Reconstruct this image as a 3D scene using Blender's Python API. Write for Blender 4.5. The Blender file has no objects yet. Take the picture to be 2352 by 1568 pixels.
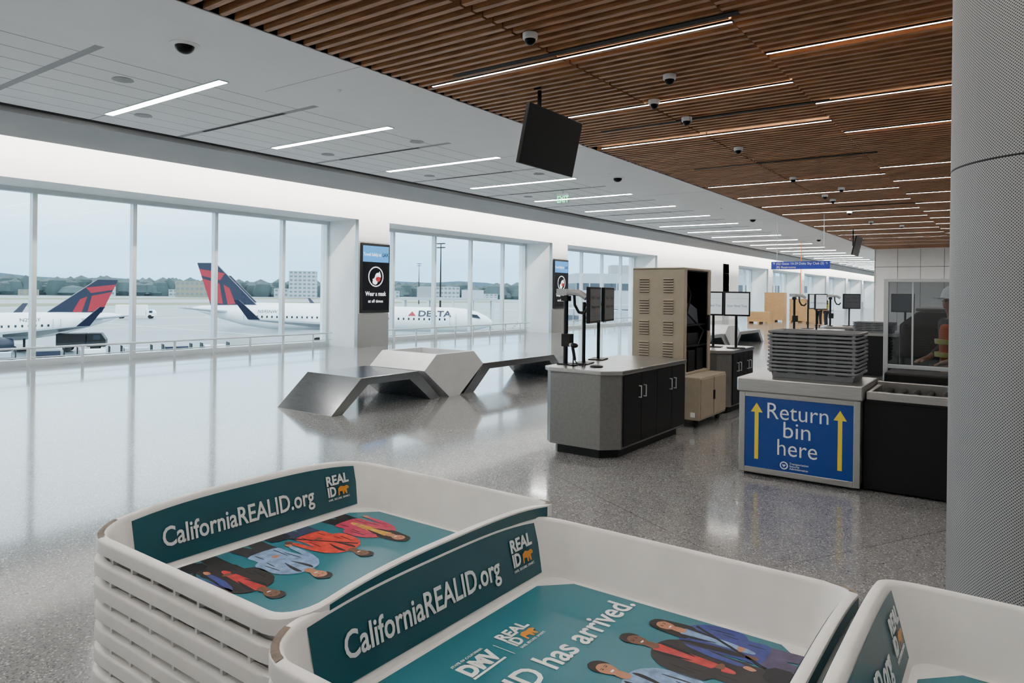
import bpy, math, random
from mathutils import Vector, Matrix
random.seed(7)
SC=bpy.context.scene; COL=SC.collection
# ---------------------------------------------------------------- materials
def L(c):
    o=[]
    for x in c[:3]:
        x=x/255.0
        o.append(x/12.92 if x<=0.04045 else ((x+0.055)/1.055)**2.4)
    return (o[0],o[1],o[2],1)
MATS={}
def M(name,col,rough=.5,metal=0,em=0,noise=0,ns=8,bump=0,spec=None,stretch=None):
    if name in MATS: return MATS[name]
    m=bpy.data.materials.new(name); m.use_nodes=True
    nt=m.node_tree; b=nt.nodes['Principled BSDF']
    c=L(col); b.inputs['Base Color'].default_value=c
    b.inputs['Roughness'].default_value=rough; b.inputs['Metallic'].default_value=metal
    if spec is not None: b.inputs['Specular IOR Level'].default_value=spec
    if em>0:
        b.inputs['Emission Color'].default_value=c; b.inputs['Emission Strength'].default_value=em
    if noise or bump:
        tc=nt.nodes.new('ShaderNodeTexCoord'); n=nt.nodes.new('ShaderNodeTexNoise')
        n.inputs['Scale'].default_value=ns; n.inputs['Detail'].default_value=4
        if stretch:
            mp=nt.nodes.new('ShaderNodeMapping'); mp.inputs['Scale'].default_value=stretch
            nt.links.new(tc.outputs['Object'],mp.inputs[0]); nt.links.new(mp.outputs[0],n.inputs['Vector'])
        else: nt.links.new(tc.outputs['Object'],n.inputs['Vector'])
        if noise:
            r=nt.nodes.new('ShaderNodeValToRGB')
            r.color_ramp.elements[0].position=.3; r.color_ramp.elements[1].position=.7
            r.color_ramp.elements[0].color=tuple(x*(1-noise) for x in c[:3])+(1,)
            r.color_ramp.elements[1].color=tuple(min(1,x*(1+noise)) for x in c[:3])+(1,)
            nt.links.new(n.outputs['Fac'],r.inputs[0]); nt.links.new(r.outputs[0],b.inputs['Base Color'])
        if bump:
            bp=nt.nodes.new('ShaderNodeBump'); bp.inputs['Strength'].default_value=bump; bp.inputs['Distance'].default_value=.01
            nt.links.new(n.outputs['Fac'],bp.inputs['Height']); nt.links.new(bp.outputs[0],b.inputs['Normal'])
    MATS[name]=m; return m

def glassmat(name,tint,hi=.45,lo=.03):
    m=bpy.data.materials.new(name); m.use_nodes=True; nt=m.node_tree
    for n in list(nt.nodes): nt.nodes.remove(n)
    o=nt.nodes.new('ShaderNodeOutputMaterial'); mx=nt.nodes.new('ShaderNodeMixShader')
    t=nt.nodes.new('ShaderNodeBsdfTransparent'); t.inputs[0].default_value=tint
    g=nt.nodes.new('ShaderNodeBsdfGlossy'); g.inputs['Roughness'].default_value=.02
    f=nt.nodes.new('ShaderNodeLayerWeight'); p=nt.nodes.new('ShaderNodeMath'); p.operation='POWER'; p.inputs[1].default_value=4
    q=nt.nodes.new('ShaderNodeMath'); q.operation='MULTIPLY_ADD'; q.inputs[1].default_value=hi; q.inputs[2].default_value=lo
    nt.links.new(f.outputs['Facing'],p.inputs[0]); nt.links.new(p.outputs[0],q.inputs[0]); nt.links.new(q.outputs[0],mx.inputs[0])
    nt.links.new(t.outputs[0],mx.inputs[1]); nt.links.new(g.outputs[0],mx.inputs[2])
    nt.links.new(mx.outputs[0],o.inputs[0]); return m

white=M('white_paint',(243,245,246),.6,noise=.02,ns=3)
soffitm=M('soffit_paint',(246,248,250),.6,noise=.02,ns=2)
graypaint=M('bulkhead_gray_paint',(146,148,150),.6,noise=.03,ns=2)
darkgap=M('dark_gap',(12,12,13),.8)
steel=M('brushed_steel',(176,175,172),.28,.9,noise=.10,ns=6,stretch=(1,1,30))
benchsteel=M('bench_steel',(150,152,155),.16,1,noise=.1,ns=4,stretch=(1,20,1))
bendwhite=M('bench_pale_steel',(214,216,217),.35,.2,noise=.05,ns=4)
alum=M('aluminium_frame',(204,211,214),.4,.35,noise=.04,ns=5)
black=M('black_plastic',(6,6,7),.45,noise=.1,ns=20,spec=.3)
blackgl=M('black_screen',(2,2,3),.3,spec=.15)
darkpanel=M('charcoal_laminate',(16,16,18),.5,noise=.08,ns=40,spec=.25)
graylam=M('graphite_metallic_laminate',(124,123,121),.36,.6,noise=.08,ns=30)
tan=M('beige_powder_coat',(158,147,128),.5,noise=.04,ns=10)
traygray=M('gray_tray_plastic',(112,114,118),.5,noise=.05,ns=30)
binwhite=M('white_bin_plastic',(236,234,230),.38,noise=.04,ns=14,bump=.05)
teal=M('teal_sticker',(3,70,82),.35,noise=.04,ns=5)
teal2=M('light_teal_sticker',(26,108,124),.33,noise=.03,ns=5)
tewhite=M('print_white',(240,242,242),.4)
orange=M('print_orange',(214,138,30),.4)
patch=M('worn_corner_pad',(112,102,92),.7,noise=.3,ns=60)
blue=M('sign_blue',(3,54,134),.35,noise=.03,ns=4)
navy=M('sign_navy',(14,36,130),.4,em=.5)
yellow=M('sign_yellow',(234,206,60),.4)
lampm=M('lamp_diffuser',(255,252,246),.5,em=115)
lampw=M('slot_lamp_diffuser',(255,250,242),.5,em=130)
covem=M('cove_lamp',(255,248,236),.5,em=260)
rubber=M('black_rubber',(8,8,8),.8)
orangem=M('orange_strap',(230,120,40),.5,em=.5)
green=M('exit_green',(90,210,140),.4,em=4)
sky_screen=M('screen_blue',(60,140,205),.3,em=1)
navy_screen=M('screen_dark_navy',(6,8,16),.25,em=.1,spec=.2)
scr_white=M('screen_white',(205,216,224),.3,em=.7)
scr_txt=M('screen_text',(30,36,46),.4)
red=M('print_red',(205,40,50),.5)
woodc=M('crate_plywood',(186,150,102),.7,noise=.15,ns=6,stretch=(1,1,8))

def woodmat():
    m=bpy.data.materials.new('walnut_slat_wood'); m.use_nodes=True; nt=m.node_tree; b=nt.nodes['Principled BSDF']
    tc=nt.nodes.new('ShaderNodeTexCoord'); mp=nt.nodes.new('ShaderNodeMapping'); mp.inputs['Scale'].default_value=(.6,6,6)
    n=nt.nodes.new('ShaderNodeTexNoise'); n.inputs['Scale'].default_value=5; n.inputs['Detail'].default_value=6
    r=nt.nodes.new('ShaderNodeValToRGB'); r.color_ramp.elements[0].color=L((116,76,46)); r.color_ramp.elements[1].color=L((172,122,78))
    r.color_ramp.elements[0].position=.3; r.color_ramp.elements[1].position=.7
    nt.links.new(tc.outputs['Object'],mp.inputs[0]); nt.links.new(mp.outputs[0],n.inputs['Vector']); nt.links.new(n.outputs['Fac'],r.inputs[0]); nt.links.new(r.outputs[0],b.inputs['Base Color'])
    b.inputs['Roughness'].default_value=.5
    return m
wood=woodmat()
backing=M('ceiling_backing',(186,160,140),.9)

def floormat():
    m=bpy.data.materials.new('polished_terrazzo'); m.use_nodes=True; nt=m.node_tree; b=nt.nodes['Principled BSDF']
    tc=nt.nodes.new('ShaderNodeTexCoord')
    v=nt.nodes.new('ShaderNodeTexVoronoi'); v.inputs['Scale'].default_value=130
    r=nt.nodes.new('ShaderNodeValToRGB'); r.color_ramp.interpolation='CONSTANT'
    e=r.color_ramp.elements; e[0].position=0; e[0].color=L((112,112,112)); e[1].position=.12; e[1].color=L((127,127,127))
    for p,c in ((.45,(136,136,136)),(.7,(117,117,117)),(.84,(86,86,86)),(.93,(190,189,186))):
        x=e.new(p); x.color=L(c)
    sp=nt.nodes.new('ShaderNodeSeparateColor')
    nt.links.new(tc.outputs['Object'],v.inputs['Vector']); nt.links.new(v.outputs['Color'],sp.inputs[0]); nt.links.new(sp.outputs[0],r.inputs[0])
    br=nt.nodes.new('ShaderNodeTexBrick'); br.inputs['Scale'].default_value=1; br.inputs['Mortar Size'].default_value=.004
    br.inputs['Brick Width'].default_value=3.2; br.inputs['Row Height'].default_value=3.2; br.offset=0
    br.inputs['Color1'].default_value=(1,1,1,1); br.inputs['Color2'].default_value=(.95,.95,.95,1); br.inputs['Mortar'].default_value=(.5,.5,.5,1)
    mp=nt.nodes.new('ShaderNodeMapping'); mp.inputs['Rotation'].default_value=(0,0,.5)
    nt.links.new(tc.outputs['Object'],mp.inputs[0]); nt.links.new(mp.outputs[0],br.inputs['Vector'])
    mx=nt.nodes.new('ShaderNodeMix'); mx.data_type='RGBA'; mx.blend_type='MULTIPLY'; mx.inputs[0].default_value=1
    nt.links.new(r.outputs[0],mx.inputs[6]); nt.links.new(br.outputs['Color'],mx.inputs[7]); nt.links.new(mx.outputs[2],b.inputs['Base Color'])
    n=nt.nodes.new('ShaderNodeTexNoise'); n.inputs['Scale'].default_value=.8; n.inputs['Detail'].default_value=5
    mr=nt.nodes.new('ShaderNodeMapRange'); mr.inputs['To Min'].default_value=.07; mr.inputs['To Max'].default_value=.17
    nt.links.new(tc.outputs['Object'],n.inputs['Vector']); nt.links.new(n.outputs['Fac'],mr.inputs[0]); nt.links.new(mr.outputs[0],b.inputs['Roughness'])
    b.inputs['Specular IOR Level'].default_value=.6
    b.inputs['Coat Weight'].default_value=.25; b.inputs['Coat Roughness'].default_value=.05; b.inputs['Coat IOR'].default_value=1.5
    return m
terrazzo=floormat()

def tilemat():
    m=bpy.data.materials.new('ceiling_tile_grid'); m.use_nodes=True; nt=m.node_tree; b=nt.nodes['Principled BSDF']
    tc=nt.nodes.new('ShaderNodeTexCoord'); br=nt.nodes.new('ShaderNodeTexBrick'); br.offset=0
    mp=nt.nodes.new('ShaderNodeMapping'); mp.inputs['Location'].default_value=(0,.9,0)
    br.inputs['Scale'].default_value=1; br.inputs['Brick Width'].default_value=.52; br.inputs['Row Height'].default_value=1.6075; br.inputs['Mortar Size'].default_value=.008
    br.inputs['Color1'].default_value=L((248,250,252)); br.inputs['Color2'].default_value=L((242,244,246)); br.inputs['Mortar'].default_value=L((92,94,97))
    nt.links.new(tc.outputs['Object'],mp.inputs[0]); nt.links.new(mp.outputs[0],br.inputs['Vector']); nt.links.new(br.outputs['Color'],b.inputs['Base Color'])
    b.inputs['Roughness'].default_value=.7; return m
tilem=tilemat()

def perfmat():
    m=bpy.data.materials.new('perforated_metal'); m.use_nodes=True; nt=m.node_tree; b=nt.nodes['Principled BSDF']
    uv=nt.nodes.new('ShaderNodeUVMap'); mp=nt.nodes.new('ShaderNodeMapping'); mp.inputs['Rotation'].default_value=(0,0,math.pi/4)
    v=nt.nodes.new('ShaderNodeTexVoronoi'); v.inputs['Scale'].default_value=90; v.inputs['Randomness'].default_value=0
    nt.links.new(uv.outputs[0],mp.inputs[0]); nt.links.new(mp.outputs[0],v.inputs['Vector'])
    r=nt.nodes.new('ShaderNodeValToRGB'); r.color_ramp.elements[0].position=.26; r.color_ramp.elements[0].color=L((46,45,45)); r.color_ramp.elements[1].position=.36; r.color_ramp.elements[1].color=L((156,156,156))
    nt.links.new(v.outputs['Distance'],r.inputs[0]); nt.links.new(r.outputs[0],b.inputs['Base Color'])
    b.inputs['Roughness'].default_value=.6; b.inputs['Metallic'].default_value=.2; return m
perf=perfmat()

# ---------------------------------------------------------------- mesh builder
class MB:
    def __init__(s): s.v=[];s.f=[];s.m=[];s.uv=None
    def add(s,vs,fs,mi=0):
        o=len(s.v); s.v+= [tuple(p) for p in vs]
        for f in fs: s.f.append([i+o for i in f]); s.m.append(mi)
        return s
    def box(s,x0,x1,y0,y1,z0,z1,mi=0):
        v=[(x0,y0,z0),(x1,y0,z0),(x1,y1,z0),(x0,y1,z0),(x0,y0,z1),(x1,y0,z1),(x1,y1,z1),(x0,y1,z1)]
        return s.add(v,[(0,3,2,1),(4,5,6,7),(0,1,5,4),(1,2,6,5),(2,3,7,6),(3,0,4,7)],mi)
    def prism(s,pts,axis,a,b,mi=0):
        n=len(pts)
        def P(p,t):
            return (t,p[0],p[1]) if axis=='x' else ((p[0],t,p[1]) if axis=='y' else (p[0],p[1],t))
        v=[P(p,a) for p in pts]+[P(p,b) for p in pts]
        f=[tuple(range(n-1,-1,-1)),tuple(range(n,2*n))]+[(i,(i+1)%n,n+(i+1)%n,n+i) for i in range(n)]
        return s.add(v,f,mi)
    def cyl(s,p0,p1,r0,r1=None,n=14,mi=0,cap=True):
        r1=r0 if r1 is None else r1
        p0=Vector(p0);p1=Vector(p1);d=(p1-p0).normalized()
        u=d.orthogonal().normalized(); w=d.cross(u)
        v=[];
        for p,r in((p0,r0),(p1,r1)):
            for i in range(n):
                a=2*math.pi*i/n; v.append(p+u*(r*math.cos(a))+w*(r*math.sin(a)))
        f=[(i,(i+1)%n,n+(i+1)%n,n+i) for i in range(n)]
        if cap: f+=[tuple(range(n-1,-1,-1)),tuple(range(n,2*n))]
        return s.add(v,f,mi)
    def tube(s,pts,r,n=8,mi=0):
        for a,b in zip(pts[:-1],pts[1:]): s.cyl(a,b,r,n=n,mi=mi)
        for p in pts[1:-1]: s.ball(p,(r,r,r),n,mi)
        return s
    def lathe(s,prof,c=(0,0,0),n=24,mi=0,axis='z'):
        v=[];m=len(prof)
        for r,h in prof:
            for i in range(n):
                a=2*math.pi*i/n
                if axis=='z': v.append((c[0]+r*math.cos(a),c[1]+r*math.sin(a),c[2]+h))
                elif axis=='x': v.append((c[0]+h,c[1]+r*math.cos(a),c[2]+r*math.sin(a)))
                else: v.append((c[0]+r*math.cos(a),c[1]+h,c[2]+r*math.sin(a)))
        f=[]
        for j in range(m-1):
            for i in range(n):
                f.append((j*n+i,j*n+(i+1)%n,(j+1)*n+(i+1)%n,(j+1)*n+i))
        f.append(tuple(range(n))); f.append(tuple(range((m-1)*n,m*n)))
        return s.add(v,f,mi)
    def ball(s,c,r,n=12,mi=0):
        h=n//2; v=[];f=[]
        for j in range(h+1):
            ph=math.pi*j/h
            for i in range(n):
                a=2*math.pi*i/n
                v.append((c[0]+r[0]*math.sin(ph)*math.cos(a),c[1]+r[1]*math.sin(ph)*math.sin(a),c[2]+r[2]*math.cos(ph)))
        for j in range(h):
            for i in range(n):
                f.append((j*n+i,(j+1)*n+i,(j+1)*n+(i+1)%n,j*n+(i+1)%n))
        return s.add(v,f,mi)
    def poly(s,pts,mi=0): return s.add(pts,[tuple(range(len(pts)))],mi)
    def mesh(s,name,mats,smooth=False,recalc=True):
        me=bpy.data.meshes.new(name); me.from_pydata(s.v,[],s.f); me.update()
        for m in (mats if isinstance(mats,(list,tuple)) else [mats]): me.materials.append(m)
        for p,mi in zip(me.polygons,s.m): p.material_index=mi
        if recalc:
            import bmesh
            bm=bmesh.new(); bm.from_mesh(me); bmesh.ops.remove_doubles(bm,verts=bm.verts,dist=1e-6)
            bmesh.ops.recalc_face_normals(bm,faces=bm.faces); bm.to_mesh(me); bm.free()
        if smooth:
            for p in me.polygons: p.use_smooth=True
            me.set_sharp_from_angle(angle=math.radians(38))
        return me
    def obj(s,name,mats,parent=None,bevel=0,smooth=False,loc=None,recalc=True,label=None):
        me=s.mesh(name,mats,smooth,recalc); o=bpy.data.objects.new(name,me); COL.objects.link(o)
        if parent: o.parent=parent
        if loc: o.location=loc
        if bevel:
            b=o.modifiers.new('bevel','BEVEL'); b.width=bevel; b.segments=2; b.limit_method='ANGLE'; b.angle_limit=.6
        if label: o['label']=label
        return o
def thing(name,label,cat,loc=(0,0,0),rz=0,group=None,kind=None):
    e=bpy.data.objects.new(name,None); e.empty_display_size=.1; COL.objects.link(e); e.location=loc; e.rotation_euler=(0,0,rz)
    e['label']=label; e['category']=cat
    if group: e['group']=group
    return e
def tag(o,label,cat,group=None,kind=None):
    o['label']=label; o['category']=cat
    if group: o['group']=group
    if kind: o['kind']=kind
    return o
def struct(o,label=None):
    o['kind']='structure'; o['label']=label or o.name; o['category']='building part'; return o
def copy_thing(src,loc,rz=None,label=None):
    n=src.copy(); COL.objects.link(n); n.location=loc
    if rz is not None: n.rotation_euler=(0,0,rz)
    if label: n['label']=label
    def rec(a,b):
        for c in a.children:
            k=c.copy(); COL.objects.link(k); k.parent=b; rec(c,k)
    rec(src,n); return n
def text(body,size,loc,xd,yd,mat,parent=None,name='lettering',align='CENTER',bold=0,depth=.0005,sx=1,width=None):
    cu=bpy.data.curves.new(name,'FONT'); cu.body=body; cu.size=size; cu.align_x=align; cu.align_y='CENTER'
    cu.offset=bold*size; cu.extrude=depth; cu.resolution_u=3
    t=bpy.data.objects.new('t',cu); COL.objects.link(t)
    dg=bpy.context.evaluated_depsgraph_get(); dg.update()
    me=bpy.data.meshes.new_from_object(t.evaluated_get(dg)); bpy.data.objects.remove(t)
    me.materials.clear(); me.materials.append(mat)
    if width:
        xs=[v.co.x for v in me.vertices]; sx=width/(max(xs)-min(xs))
    o=bpy.data.objects.new(name,me); COL.objects.link(o)
    xd=Vector(xd).normalized(); yd=Vector(yd).normalized(); zd=xd.cross(yd).normalized(); yd=zd.cross(xd)
    R=Matrix((xd*sx,yd,zd)).transposed().to_4x4(); R.translation=Vector(loc)
    if parent: o.parent=parent
    o.matrix_local=R
    return o
def chaikin(p,n=2):
    for _ in range(n):
        q=[]
        for i in range(len(p)):
            a=p[i];b=p[(i+1)%len(p)]
            q.append((a[0]*.78+b[0]*.22,a[1]*.78+b[1]*.22)); q.append((a[0]*.22+b[0]*.78,a[1]*.22+b[1]*.78))
        p=q
    return p

# ---------------------------------------------------------------- camera
H=1.7
cam=bpy.data.cameras.new('camera'); co=bpy.data.objects.new('camera',cam); COL.objects.link(co)
cam.sensor_width=36; cam.lens=1600/2352*36; cam.shift_y=-(784-671)/2352; cam.clip_end=4000; cam.clip_start=.05
A=math.radians(35.6); RR=math.radians(.7)
co.matrix_world=Matrix.Translation((0,0,H))@Matrix.Rotation(A,4,'Z')@Matrix.Rotation(math.pi/2,4,'X')@Matrix.Rotation(RR,4,'Z')
SC.camera=co
# ---------------------------------------------------------------- world
w=bpy.data.worlds.new('overcast_sky'); SC.world=w; w.use_nodes=True; nt=w.node_tree
bg=nt.nodes['Background']; tc=nt.nodes.new('ShaderNodeTexCoord'); sx=nt.nodes.new('ShaderNodeSeparateXYZ'); rp=nt.nodes.new('ShaderNodeValToRGB')
nz=nt.nodes.new('ShaderNodeTexNoise'); nz.inputs['Scale'].default_value=2.2; nz.inputs['Detail'].default_value=5; mp=nt.nodes.new('ShaderNodeMapping'); mp.inputs['Scale'].default_value=(1,1,6)
ma=nt.nodes.new('ShaderNodeMath'); ma.operation='MULTIPLY_ADD'; ma.inputs[1].default_value=.17
nt.links.new(tc.outputs['Generated'],mp.inputs[0]); nt.links.new(mp.outputs[0],nz.inputs['Vector'])
nt.links.new(tc.outputs['Generated'],sx.inputs[0]); nt.links.new(nz.outputs['Fac'],ma.inputs[0]); nt.links.new(sx.outputs[2],ma.inputs[2]); nt.links.new(ma.outputs[0],rp.inputs[0])
e=rp.color_ramp.elements; e[0].position=.05; e[0].color=(.17,.38,.57,1); e[1].position=.30; e[1].color=(.74,.92,1.0,1)
x=e.new(.13); x.color=(.31,.56,.76,1)
nt.links.new(rp.outputs[0],bg.inputs[0]); bg.inputs[1].default_value=4.5

# ---------------------------------------------------------------- room shell
WX=-17.1; FX=-15.7; CZ=4.6
struct(MB().box(-17.4,4,-4,112,-.3,0).obj('floor',terrazzo),'polished gray speckled terrazzo floor')
def pillars():
    return [14.1+10.7*k for k in range(-1,10)]
PW=1.25
wl=MB()
wl.box(-17.4,FX,-4,112,3.8,5.2)
for k,y in enumerate(pillars()):
    wl.box(-17.4,FX,y,y+PW,0,3.8)
wl.box(-17.4,FX,35.5+PW,49.5,0,3.8)
struct(wl.obj('wall_left',white),'white window wall with deep reveals and pillars')
struct(MB().box(4,4.3,-4,47.5,0,5.2).obj('wall_right',white),'white wall')
struct(MB().box(-17.4,4.3,-4.3,-4,0,5.2).obj('wall_back',white),'white wall')
wf=MB().box(-6.8,4.3,47.5,47.8,0,CZ+.4).box(-17.4,-6.5,112,112.3,0,5.2).box(-6.8,-6.5,47.8,112,0,CZ)
struct(wf.obj('wall_front',white),'white end wall')
wj=MB()
for i in range(5): wj.box(-6.755+i*1.2,-6.74+i*1.2,47.485,47.5,0,CZ-.02)
wj.box(-6.8,4,47.485,47.5,3.5,3.52)
struct(wj.obj('trim_3',darkgap),'thin panel joints of the end wall')
tr=MB()
for y in pillars():
    tr.box(FX-.01,FX+.012,y,y+PW,0,1.0)
    tr.box(FX-.12,FX+.012,y-.012,y,0,3.8)
struct(tr.obj('trim_1',steel),'brushed steel cladding on the pillars')
tr=MB(); 
for y in pillars(): tr.box(FX-.002,FX+.003,y+.02,y+PW-.02,3.14,3.15)
struct(tr.obj('trim_2',darkgap),'thin shadow joints on the pillars')
glass=glassmat('window_glass',(.95,.99,1,1))
ys=pillars()
bays=[(-4,ys[0])]+[(ys[i]+PW,ys[i+1]) for i in range(len(ys)-1)]
for n,(a,b) in enumerate(bays):
    if a>35 and a<40: continue
    if a>46 and a<50: a=49.5
    fr=MB()
    fr.box(WX-.08,WX+.1,a,b,0,.14); fr.box(WX-.08,WX+.1,a,b,3.7,3.8)
    y=b-1.62; mull=[]
    while y>a+.2: mull.append(y); y-=2.1
    for y in [a+.04,b-.04]+mull: fr.box(WX-.08,WX+.08,y-.045,y+.045,.14,3.7)
    o=struct(fr.obj('window_%d'%(n+1),alum),'floor to ceiling aluminium window')
    MB().poly([(WX,a,.1),(WX,b,.1),(WX,b,3.75),(WX,a,3.75)]).obj('glass_pane',glass,parent=o,recalc=False)
    if a<60:
        r=thing('handrail','low tubular steel crash rail along the window sill','handrail',(WX+.32,a,0),group='window crash rails')
        m=MB().cyl((0,.05,.40),(0,b-a-.05,.40),.024)
        m.obj('rail',alum,r,smooth=True)
        MB().cyl((0,.05,.2),(0,b-a-.05,.2),.012).obj('lower_rail',alum,r,smooth=True)
        k=.3
        while k<b-a:
            MB().box(-.012,.012,k-.03,k+.03,0,.39).obj('post',alum,r); k+=1.05
c=MB().box(-13.0,-8.9,-4,112,CZ,CZ+.1)
struct(c.obj('ceiling',tilem),'white suspended tile ceiling')
c=MB().box(-8.9,-6.85,-4,112,CZ-.012,CZ+.1).box(-6.95,-6.85,-4,47.5,CZ,CZ+.42)
struct(c.obj('ceiling',soffitm),'smooth white soffit')
c=MB().prism([(-14.8,4.42),(-13.10,4.50),(-13.10,4.62),(-14.7,4.62),(-14.8,4.5)],'y',-4,112)
struct(c.obj('ceiling',graypaint),'gray sloping bulkhead beside the light cove')
c=MB().box(-15.9,-12.9,-4,112,5.15,5.25).box(-13.0,-12.95,-4,112,4.7,5.2)
struct(c.obj('ceiling',white),'cove cavity top')
struct(MB().box(-13.13,-12.99,-4,112,4.585,4.64).obj('ceiling',darkgap),'dark reveal beside the bulkhead')
c=MB()
for k in range(-3,33): c.box(-12.99,-8.91,3.905+3.215*k-.05,3.905+3.215*k+.05,CZ-.004,CZ+.02)
struct(c.obj('ceiling',graypaint),'gray cross bands of the tile ceiling')
c=MB()
for y in (6.15,12.0,19,27,36): c.box(-8.89,-6.86,y,y+.008,CZ-.014,CZ)
struct(c.obj('ceiling',graypaint),'fine joints in the soffit')
c=MB().box(-17.4,4.3,-4.2,112.2,5.26,5.3)
struct(c.obj('ceiling',white),'roof slab')
c=MB().box(-6.85,4,-4,47.5,4.96,5.0)
struct(c.obj('ceiling',backing),'backing above the wooden slats')
WL=[7.34,9.87,12.36,18.4,20.9,23.4,25.9,28.4,30.9,33.4,35.9,38.4,40.9,43.4,2.4,-.1,-2.6]  # closing rows are out of view, added over and behind the camera for brightness
WR=[8.55,11.16,13.4,17.5,19.7,22.3,24.7,27.1,29.5,31.9,34.3,36.7,39.1,41.5,43.9,6.0,3.5,1.0,-1.5]  # ends with unseen rows added around the camera to brighten the foreground
s=MB()
mods=[(-6.84,-4.58,0,WL,0),(-4.56,-2.45,.0,WL,.012),(-2.43,0.2,.085,WR,0),(.22,4,.0,WR,.012)]
for x0,x1,off,ls,dz in mods:
    y=-3.9+off
    while y<47.4:
        if min(abs(y-q) for q in ls)>.07: s.box(x0,x1,y-.034,y+.034,CZ+dz,CZ+.17)
        y+=.180
struct(s.obj('ceiling',wood),'dark walnut slatted ceiling')
s=MB()
for x in(-6.2,-5.1,-4,-3,-1.8,-.6,1,2.5): s.box(x-.02,x+.02,-4,47.4,CZ+.17,CZ+.22)
struct(s.obj('ceiling',darkgap),'dark hanger rails above slats')
def lamp(x0,x1,y,wd,mat,z,group,label,name='linear_ceiling_light',hm=None,fw=.012):
    e=thing(name,label,'ceiling light',((x0+x1)/2,y,z),group=group)
    h=(x1-x0)/2
    MB().box(-h,h,-wd/2,wd/2,-.012,0).obj('diffuser',mat,e)
    MB().box(-h-.015,h+.015,-wd/2-fw,-wd/2,-.014,.01).box(-h-.015,h+.015,wd/2,wd/2+fw,-.014,.01).box(-h-.015,-h,-wd/2,wd/2,-.014,.01).box(h,h+.015,-wd/2,wd/2,-.014,.01).obj('housing',hm or alum,e)
    return e
base=lamp(-12.3,-8.95,5.53,.13,lampm,CZ-.003,'recessed light lines in the tile ceiling','long bright white recessed linear light in white tile ceiling')
for k in list(range(-2,0))+list(range(1,33)): copy_thing(base,(base.location.x,5.53+3.215*k,CZ-.003))
b2=lamp(-6.68,-2.43,WL[0],.028,lampw,CZ+.004,'light lines in the slatted ceiling','thin white linear light set between walnut ceiling slats',hm=black)
for y in WL[1:]: copy_thing(b2,(b2.location.x,y,CZ+.004))
b3=lamp(-2.41,1.8,WR[0],.028,lampw,CZ+.004,'light lines in the slatted ceiling','thin white linear light set between walnut ceiling slats',hm=black)
for y in WR[1:]: copy_thing(b3,(b3.location.x,y,CZ+.004))
cv=MB().box(-14.72,-14.62,-4,112,4.62,4.66).obj('cove_light_strip',covem); tag(cv,'continuous warm white light strip hidden in the ceiling cove','ceiling light')
sd=MB().box(-1.2,1.2,-.03,.03,-.008,.01).obj('air_slot_diffuser',darkgap,loc=(-10.95,7.12,CZ)); tag(sd,'thin black air slot in tile ceiling','air vent','ceiling air slots')
for k in range(1,18):
    q=sd.copy(); COL.objects.link(q); q.location=(-10.95,7.12+3.215*k,CZ)
sd=MB().box(-1.9,1.9,-.05,.05,-.006,.01).obj('air_slot_diffuser',darkgap,loc=(-4.2,7.15,CZ)); tag(sd,'long black air slot between walnut slats','air vent','slat ceiling air slots')
for y in (5.9+5.2,15.6,24.6):
    q=sd.copy(); COL.objects.link(q); q.location=(-4.1,y,CZ)
sp=MB().lathe([(.0,0),(.13,0),(.14,-.008),(.09,-.014),(.0,-.012)],n=24).obj('ceiling_speaker',graypaint,loc=(-11.9,5.9,CZ),smooth=True); tag(sp,'round flush gray speaker grille in tile ceiling','speaker','ceiling speakers')
for x,y in ((-10.1,4.72),(-11.9,9.8),(-9.4,9.9),(-11.9,13),(-9.4,14.2),(-11.9,17.4),(-9.4,18.6)):
    q=sp.copy(); COL.objects.link(q); q.location=(x,y,CZ)
def dome(label,shell,loc,group,r=.085):
    e=thing('security_camera',label,'security camera',loc,group=group)
    MB().lathe([(0,0),(r,0),(r,-.05),(r*.92,-.065),(0,-.065)],n=24).obj('housing',shell,e,smooth=True)
    MB().ball((0,0,-.065),(r*.75,r*.75,r*.8),20).obj('dome_cover',blackgl,e,smooth=True)
    return e
d=dome('white housing dome camera with black bubble under walnut slats',white,(-4.41,6.45,CZ),'dome cameras under the slats')
for x,y in ((-3.7,8.69),(-4.37,9.70),(-4.35,10.94),(-4.38,13.7),(-4.36,17.86),(-3.7,20.2),(-4.35,21.4),(-4.35,22.5),(-4.5,26),(-4.4,29.8),(-3.6,32)): copy_thing(d,(x,y,CZ))
def flushdome():
    e=thing('security_camera','flush black dome camera in white soffit','security camera',(-8,4.44,CZ-.012),group='flush dome cameras in the soffit')
    MB().lathe([(0,0),(.17,0),(.17,-.008),(.12,-.02),(0,-.02)],n=28).obj('trim_ring',soffitm,e,smooth=True)
    MB().ball((0,0,-.02),(.11,.11,.09),20).obj('dome_cover',blackgl,e,smooth=True)
    return e
d=flushdome()
for k in range(1,5): copy_thing(d,(-8,4.44+11.2*k,CZ-.012))
sk=MB().lathe([(0,0),(.03,0),(.03,-.01),(.012,-.03),(0,-.03)],n=14).obj('sprinkler',white,loc=(-7.9,6.7,CZ-.012),smooth=True); tag(sk,'small white sprinkler head in soffit','sprinkler','soffit sprinklers')
for y in (11.2,15.0,19.5,23): 
    q=sk.copy(); COL.objects.link(q); q.location=(-7.9,y,CZ-.012)

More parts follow.
